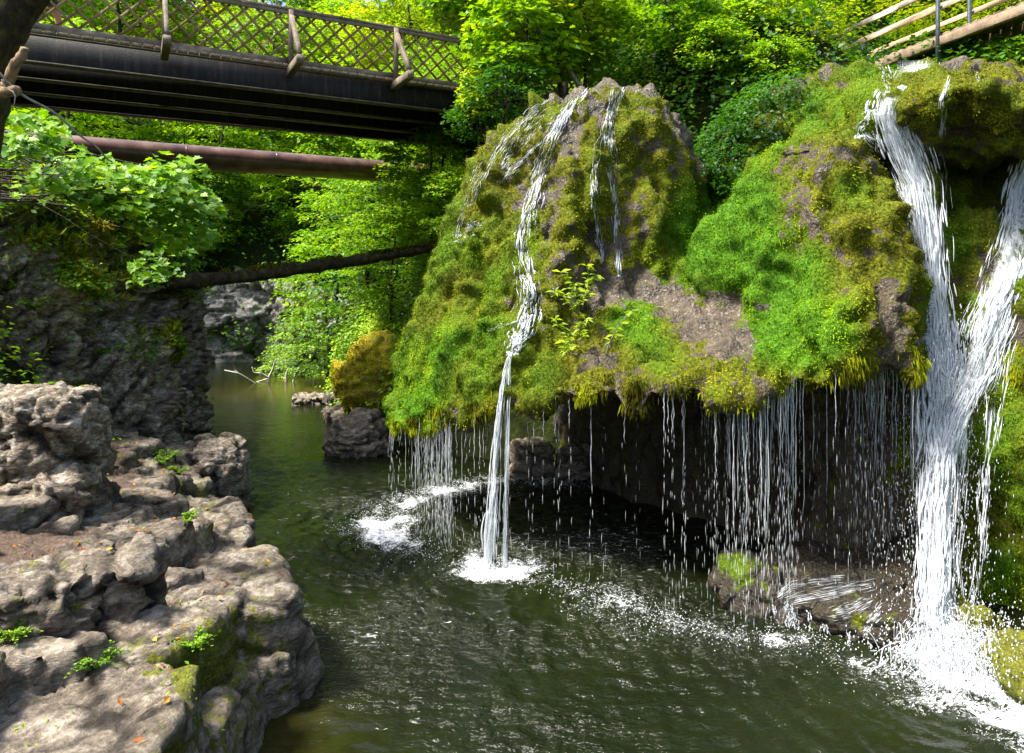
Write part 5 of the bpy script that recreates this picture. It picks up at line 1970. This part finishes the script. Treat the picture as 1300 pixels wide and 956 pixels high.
# pale bare branch that leans over the cone
bb = MB()
c = np.array([P(655, -10, 14.2), P(672, 22, 14.2), P(690, 45, 14.3), P(705, 62, 14.4), P(720, 82, 14.6), P(735, 110, 14.9)])
t = np.linspace(0, 5, 24)
bb.tube(np.stack([np.interp(t, np.arange(6), c[:, k]) for k in range(3)], 1), np.linspace(.018, .05, 24), 7, wob=.1)
tag(bb.build('bare_branch', M['bark_pale'], None, True), 'pale bare leaning branch above the left shoulder of the cone', 'branch')

# ---------------------------------------------------------------- the near maple on the left bank
rg = np.random.default_rng(9)
nm_ = thing('maple_tree', 'near maple on the left bank spreading bright lobed leaves below the bridge', 'tree', (-9.6, 9.6, 4.6))
areas = [  # px, py, rx, ry, depth, sprays
    (30, 165, 42, 24, 8.6, 22), (95, 222, 60, 26, 9.0, 34), (190, 240, 58, 32, 9.4, 44), (150, 240, 58, 26, 9.4, 36), (235, 270, 36, 38, 9.8, 28), (222, 290, 32, 26, 10.0, 18), (195, 335, 26, 18, 10.6, 7), (215, 212, 30, 14, 9.3, 8)]
C0, N0, D0, S0_, V0, tips = [], [], [], [], [], []
for (ax1, ay1, rx, ry, dd, n) in areas:
    for q in range(n):
        a, u = rg.uniform(0, 6.28), math.sqrt(rg.random())
        cpos = P(ax1 + rx * u * math.cos(a), ay1 + ry * u * math.sin(a), dd + rg.normal(0, .35))
        out = np.array([.8, -.3, -.1]) + rg.normal(size=3) * .4
        k = 12
        ce, nn, d_, s = spray(cpos, out, .26, k, .115, rg, .5, .4)
        nn = nn + np.array([0, -.35, 0])
        C0.append(ce); N0.append(nn); D0.append(d_); S0_.append(s)
        V0.append(np.clip(rg.normal(.52, .16) + rg.normal(0, .16, k), 0, 1))
        if rg.random() < .13:
            tips.append(cpos)
V, Q, vv = leaves(np.concatenate(C0), np.concatenate(N0), np.concatenate(D0), np.concatenate(S0_), .5, .16, np.concatenate(V0), 'lobed')
mesh_np('crown', V, Q, M['leaf_fresh'], nm_, {'v': vv}, False)
m = MB()
tb = np.array([-9.6, 9.6, 4.2])
c, r = taper(tb, tb + np.array([1.2, .2, 2.0]), .12, .05, 14, 0, .1, 5)
m.tube(c, r, 9, wob=.05)
for e in tips:
    k = rg.uniform(.35, .95)
    cb, rb = taper(tb + np.array([1.2, .2, 2.0]) * k, e, .018, .004, 12, -.05, .18, int(rg.integers(99)))
    m.tube(cb, rb, 5)
m.build('trunk', M['bark'], nm_, True)

# mossy leaning trunk, stubs and twig at the upper left corner
lt = thing('leaning_trunk', 'dark moss grown trunk leaning in at the upper left corner', 'tree trunk', P(-30, 90, 6.3))
m = MB()
c = np.array([np.array([-5.3, 6.9, 1.2]), P(-42, 330, 6.6), P(-27, 190, 6.5), P(-18, 110, 6.4), P(-6, 55, 6.3), P(17, 17, 6.3), P(44, -22, 6.3), P(90, -70, 6.3)])
t = np.linspace(0, 7, 46)[6:] if False else np.linspace(0, 7, 40)
cc_ = np.stack([np.interp(t, np.arange(8), c[:, k]) for k in range(3)], 1)
m.tube(cc_, np.linspace(.19, .165, 40) * (1 + .05 * rg.normal(size=40)), 14, wob=.06)
m.build('trunk', M['bark_moss'], lt, True)
m = MB()
c, r = taper(P(6, 112, 6.2), P(31, 62, 6.1), .05, .034, 14, 0, .03, 2)
m.tube(c, r, 9, wob=.2)
m.build('broken_branch', M['brown_wood'], lt, True)
m = MB()
c, r = taper(P(-30, 124, 6.2), P(19, 114, 6.1), .06, .04, 12, 0, .02, 3)
m.tube(c, r, 9, wob=.2)
m.build('broken_branch', M['brown_wood'], lt, True)
m = MB()
c, r = taper(P(-20, 66, 6.0), P(152, 205, 6.6), .013, .007, 30, .06, .08, 4)
m.tube(c, r, 6)
c, r = taper(P(8, 100, 6.0), P(22, 136, 6.0), .007, .004, 8, .0, .05, 4)
m.tube(c, r, 5)
m.build('twig', M['bark_pale'], lt, True)
n = 5200
t = rg.uniform(14, 37, n)
base = np.stack([np.interp(t, np.arange(40), cc_[:, k]) for k in range(3)], 1)
o_ = np.array([-.62, -.35, .55]) + rg.normal(size=(n, 3)) * .45
o_ /= np.linalg.norm(o_, axis=1, keepdims=True)
keep = fbm(base * 4 + o_ * .6, 2, 3) > -.12
V, Q, v = leaves((base + o_ * .185)[keep], unit(n)[keep], (o_ + .6 * unit(n))[keep], rg.uniform(.02, .05, n)[keep], .2)
tag(mesh_np('moss', V, Q, M['moss_olive'], lt, {'v': v}, False), kind='stuff')

# ---------------------------------------------------------------- ground cover
def scatter_on(V, Nn, w, n, size, mat, name, label, seed, kind='simple', up=.6, lift=.05, asp=.35, tiltn=.5, clump=None, parent=None, faces=None):
    r_ = np.random.default_rng(seed)
    w = np.clip(w, 0, None) / np.clip(Nn[:, 2], .18, 1)
    if faces is not None:       # spread by true surface area, so steep banks are covered too
        a_, b_, c_, d_ = (V[faces[:, k]] for k in range(4))
        ar = np.linalg.norm(np.cross(c_ - a_, d_ - b_), axis=1)
        fw = ar * w[faces].mean(1) * (np.clip(Nn[faces].mean(1)[:, 2], .18, 1))
        fi = r_.choice(len(faces), n, p=fw / fw.sum())
        u_, v_ = r_.random((n, 1)), r_.random((n, 1))
        pt = (a_[fi] * (1 - u_) + b_[fi] * u_) * (1 - v_) + (d_[fi] * (1 - u_) + c_[fi] * u_) * v_
        V, Nn = pt, Nn[faces[fi]].mean(1)
        i = np.arange(n)
    else:
        i = r_.choice(len(V), n, p=w / w.sum())
    c = V[i] + r_.normal(size=(n, 3)) * [.09, .09, .02] + Nn[i] * r_.uniform(0, lift, n)[:, None]
    d = Nn[i] * up + r_.normal(size=(n, 3)) * .7
    nn = UP + Nn[i] * .7 + r_.normal(size=(n, 3)) * tiltn
    v = np.clip(.5 + .5 * fbm(c * .9, 2, seed) + r_.normal(0, .16, n), 0, 1)
    Vv, Qq, vv = leaves(c, nn, d, size * r_.uniform(.5, 1.3, n), asp, .15, v, kind)
    o = mesh_np(name, Vv, Qq, M[mat], parent, {'v': vv}, False)
    if label:
        tag(o, label, 'ground cover', None, 'stuff')
    return o


GV = np.stack([gx, gy, gz], -1).reshape(-1, 3)
GN = vnormals(GV, gq)
gpx, gpy = proj(GV)
inb = (GV[:, 1] > 12) & (gpx > -60) & (gpx < 1380) & (gpy > -120) & (GV[:, 2] > .15)
dens = inb * np.clip(.25 + 1.6 * fbm(GV * .8, 3, 71), .03, 2)
scatter_on(GV, GN, dens * ((GV[:, 1] > 24) & (GV[:, 1] < 60)), 60000, .24, 'leaf_dark', 'undergrowth', 'dark forest undergrowth covering the far slopes', 81, lift=1.6, faces=gq)
scatter_on(GV, GN, dens * ((GV[:, 1] > 24) & (GV[:, 1] < 60)), 30000, .2, 'leaf_mid', 'undergrowth', 'green undergrowth in lighter patches on the far slopes', 82, lift=2.2, faces=gq)
dens = dens * ~((GV[:, 0] > -2) & (GV[:, 1] < 17.5) & (GV[:, 2] < 3.2))
scatter_on(GV, GN, dens * (GV[:, 1] < 20) * (GV[:, 0] > 1), 26000, .15, 'leaf_dark', 'undergrowth', 'taller dark weeds on the mound between the domed cone and the walkway', 88, lift=.8, faces=gq)
scatter_on(GV, GN, dens * (GV[:, 1] < 24.5) * (GV[:, 0] > -6), 60000, .115, 'leaf_mid', 'undergrowth', 'leafy undergrowth on the bank and plateau behind the tufa domes', 83, lift=.5, faces=gq)
scatter_on(GV, GN, dens * (GV[:, 1] < 24.5) * (GV[:, 0] < -6) * (GV[:, 1] > 15), 20000, .11, 'leaf_fresh', 'undergrowth', 'leafy undergrowth on the left bank under the bridge', 84, lift=.5, faces=gq)

scatter_on(GV, GN, ((GV[:, 1] > 1) & (GV[:, 1] < 15) & (np.abs(GV[:, 0]) > 5.5) & (np.abs(GV[:, 0]) < 17) & (GV[:, 2] > .1)).astype(float) * np.clip(.4 + fbm(GV * .9, 3, 5), .08, 2), 26000, .11, 'leaf_fresh', 'undergrowth', 'leafy undergrowth on the slopes beside the rock bank and the falls', 87, lift=.35, faces=gq)

# leaf covered back of the tufa between the two domes
tw_ = (tx > 872 + (ty - 100) * .12) * (gauss(tx, ty, 915, 165, 62, 75) + gauss(tx, ty, 960, 110, 60, 34) + .35 * gauss(tx, ty, 900, 120, 60, 60)) * (Vt[:, 1] > 11.2) * (ty < 240)
scatter_on(Vt, Nt, tw_, 15000, .085, 'leaf_dark', 'ivy', 'leafy creepers in the hollow between the two mossy domes', 85, lift=.3)

# grass and weeds on the crest of the left cliff
cpx, cpy = proj(Vc)
top = 3.0 + np.minimum(np.clip(-6.4 - Vc[:, 0], 0, 9) * 1.5, 2.35)
crest = np.clip(1 - (top - Vc[:, 2]) / .75, 0, 1) * np.clip((Vc[:, 0] + 9.3) * 2, 0, 1) * (Nc[:, 2] > .15) * (Vc[:, 0] < -6.0)
cg = crest * np.clip(.5 + fbm(Vc * 1.4, 2, 91) * 1.2, 0, 2)
r_ = np.random.default_rng(44)
n = 26000
i = r_.choice(len(Vc), n, p=cg / cg.sum())
d = Nc[i] * .8 + np.array([.3, -.1, .35]) + r_.normal(size=(n, 3)) * .4
V, Q, v = leaves(Vc[i] + r_.normal(size=(n, 3)) * .03, r_.normal(size=(n, 3)), d, r_.uniform(.07, .22, n), .045, .3, np.clip(.45 + .5 * fbm(Vc[i] * 1.1, 2, 3) + r_.normal(0, .15, n), 0, 1))
tag(mesh_np('grass', V, Q, M['grass'], None, {'v': v}, False), 'yellow green grass tufts hanging over the crest of the left cliff', 'grass', None, 'stuff')
scatter_on(Vc, Nc, crest * np.clip(.3 + fbm(Vc * 1.2, 2, 95) * 1.5, 0, 2) + .004 * (Nc[:, 2] > .2), 15000, .085, 'leaf_mid', 'weeds', 'green leafy weeds on and under the crest of the left cliff', 86, lift=.18)

# fallen leaves on the bank
bpx, bpy_ = proj(Vb)
flat = (Nb[:, 2] > .75) * (Vb[:, 2] > .8) * (Vb[:, 1] > 3.5) * np.clip(.3 + fbm(Vb * 1.6, 2, 99) * 1.3, .03, 2)
i = rg.choice(len(Vb), 650, p=flat / flat.sum())
n = 650
V, Q, v = leaves(Vb[i] + Nb[i] * .012, Nb[i] + rg.normal(size=(n, 3)) * .3, unit(n), rg.uniform(.025, .065, n), .32, .2)
tag(mesh_np('fallen_leaves', V, Q, M['deadleaf'], None, {'v': v}, False), 'orange and brown fallen leaves strewn on the limestone bank', 'fallen leaves', None, 'stuff')
# small green weeds in the joints of the bank
jw = np.clip(.5 - Nb[:, 2] * .2 + fbm(Vb * 2.4, 2, 66) * 1.4 - .55, 0, 1) * (Vb[:, 2] > .35)
i = rg.choice(len(Vb), 2600, p=jw / jw.sum())
n = 2600
V, Q, v = leaves(Vb[i], Nb[i] + rg.normal(size=(n, 3)) * .5, Nb[i] + UP * .3 + rg.normal(size=(n, 3)) * .6, rg.uniform(.015, .045, n), .25, .2)
tag(mesh_np('weeds', V, Q, M['leaf_mid'], None, {'v': v}, False), 'tiny weeds growing in the joints of the limestone bank', 'weeds', None, 'stuff')


def fern(label, c, r, n, seed, mat='leaf_mid', name='fern', cat='fern', size=.045, h=.25):
    """a tuft of arching fronds with leaflets either side"""
    rg = np.random.default_rng(seed)
    root = thing(name, label, cat, c)
    c = np.array(c, float)
    m = MB()
    C0, D0, N0, S0_ = [], [], [], []
    for k in range(n):
        a = rg.uniform(0, 6.28)
        L = r * rg.uniform(.6, 1.15)
        t = np.linspace(0, 1, 12)
        o = np.array([math.cos(a), math.sin(a), 0])
        pts = c + o * (L * t)[:, None] + UP * (h * rg.uniform(.6, 1.3) * (np.sin(t * 2.3)))[:, None] + rg.normal(size=3) * .01
        m.tube(pts, np.linspace(.004, .0015, 12), 4)
        sd_ = np.cross(o, UP)
        for q in range(2, 12):
            for sg in (-1, 1):
                C0.append(pts[q]); D0.append(sd_ * sg + o * .5 + UP * .1); N0.append(UP + rg.normal(size=3) * .25); S0_.append(size * (1.25 - t[q]) * rg.uniform(.8, 1.2))
        C0.append(pts[-1]); D0.append(o); N0.append(UP); S0_.append(size * .6)
    m.build('stem', M['leaf_dark'], root)
    V, Q, v = leaves(np.array(C0), np.array(N0), np.array(D0), np.array(S0_), .3)
    mesh_np('leaves', V, Q, M[mat], root, {'v': v}, False)
    return root


def surf(px, py, tree):
    h = cast(px, py, tree)
    return np.array(h[0]) if h[0] else P(px, py, 9)


def surf_any(px, py):
    best = None
    for tr_ in (BB, BC):
        h = cast(px, py, tr_)
        if h[0] and (best is None or h[0].y < best.y):
            best = h[0]
    return np.array(best) if best is not None else P(px, py, 9)


FG = ((80, 512, .55, 26, 'leafy fern clump at the top of the path behind the upright rock'), (110, 522, .3, 14, 'smaller fern beside the fern clump at the top of the path'), (212, 586, .26, 16, 'small weed tuft on the ledge above the dark boulder'), (240, 662, .14, 9, 'tiny weed by the bank edge below the dark boulder'),
      (228, 602, .2, 12, 'small weed drooping next to the ledge tuft'), (195, 705, .12, 8, 'tiny weed in the crack between the flat slabs'), (120, 850, .22, 16, 'low weed at the bottom of the bank'), (245, 825, .2, 14, 'low weed right of the bottom weed'), (15, 815, .18, 12, 'weed in front of the squared grey block'),
      (88, 775, .1, 8, 'tiny weed beside the dark faced cube'), (45, 395, .35, 14, 'broad leaved plant low on the cliff face'), (110, 430, .35, 14, 'hanging plant in the middle of the cliff face'), (130, 450, .25, 10, 'hanging plant just below the other on the cliff face'), (5, 370, .4, 18, 'plant at the left edge on the cliff'),
      (150, 345, .4, 22, 'leafy weed on the cliff crest under the maple'), (205, 590, .18, 10, 'weed at the foot of the cliff by the ledge'))
for k, (x_, y_, r0, n0, lab) in enumerate(FG):
    fern(lab, surf_any(x_, y_), r0, n0, 500 + k, name='fern' if 'fern' in lab else 'weed_plant', cat='fern' if 'fern' in lab else 'plant', size=.07 if r0 > .3 else .045, h=r0 * .5)

# leafy shoots rooted in the moss between the cone stream and the trickles
sh_ = thing('leafy_shoot', 'bright leafy shoots rooted in the moss right of the cone stream', 'plant', surf(735, 395, BT))
m = MB()
C0, D0, N0, S0_ = [], [], [], []
rg = np.random.default_rng(12)
for (x0, y0, x1, y1) in ((738, 395, 745, 335), (735, 400, 716, 345), (740, 398, 708, 370), (742, 392, 757, 352), (728, 445, 705, 405), (735, 440, 742, 405), (725, 450, 715, 430), (765, 450, 800, 395), (738, 400, 730, 360)):
    a = surf(x0, y0, BT)
    b = P(x1, y1, a[1] - .35)
    c, r = taper(a, b, .008, .004, 10, -.0, .05, int(x1))
    m.tube(c, r, 5)
    for q in range(3, 10):
        for w_ in range(5 if q > 7 else 3):
            a_ = rg.uniform(0, 6.28)
            C0.append(c[q]); D0.append(np.array([math.cos(a_), math.sin(a_) * .6 - .2, -.15])); N0.append(UP + rg.normal(size=3) * .3 + np.array([0, -.4, 0])); S0_.append(rg.uniform(.09, .16))
m.build('stem', M['bark_pale'], sh_)
V, Q, v = leaves(np.array(C0), np.array(N0), np.array(D0), np.array(S0_), .17)
mesh_np('leaves', V, Q, M['leaf_yellow'], sh_, {'v': v}, False)
print('plants done')
# ---------------------------------------------------------------- camera, light, render settings
cam = bpy.data.cameras.new('camera')
cam.sensor_width = 36
cam.lens = 36 * F / 1300
cam.shift_y = -(478 - HY) / 1300
cam.clip_end = 500
co = bpy.data.objects.new('camera', cam)
co.location = (0, 0, EYE)
co.rotation_euler = (math.radians(90), 0, 0)
C.objects.link(co)
sc = bpy.context.scene
sc.camera = co
ELEV, AZ = math.radians(58), math.radians(255)     # sun stands high, to the left and behind the camera (azimuth from +Y clockwise)
sd = Vector((math.sin(AZ) * math.cos(ELEV), math.cos(AZ) * math.cos(ELEV), math.sin(ELEV)))
sl = bpy.data.lights.new('sun', 'SUN')
sl.energy = 5.0
sl.angle = math.radians(11)
sl.color = (1, .95, .86)
so = bpy.data.objects.new('sun', sl)
so.rotation_euler = sd.to_track_quat('Z', 'Y').to_euler()
C.objects.link(so)
w = bpy.data.worlds.new('World')
sc.world = w
w.use_nodes = True
nt = w.node_tree
bg = nt.nodes['Background']
sky = nt.nodes.new('ShaderNodeTexSky')
sky.sky_type = 'NISHITA'
sky.sun_disc = False
sky.sun_elevation = ELEV
sky.sun_rotation = AZ
sky.dust_density = 3.5
sky.air_density = 1.0
nt.links.new(sky.outputs[0], bg.inputs[0])
bg.inputs[1].default_value = .14
sc.view_settings.view_transform = 'Standard'
sc.view_settings.look = 'None'
sc.view_settings.exposure = 1.35
sc.view_settings.gamma = 1
sc.cycles.max_bounces = 7
sc.cycles.diffuse_bounces = 3
sc.cycles.glossy_bounces = 3
sc.cycles.transmission_bounces = 4
sc.cycles.transparent_max_bounces = 12
sc.cycles.use_denoising = True
sc.cycles.sample_clamp_indirect = 4
sc.cycles.caustics_reflective = False
sc.cycles.caustics_refractive = False
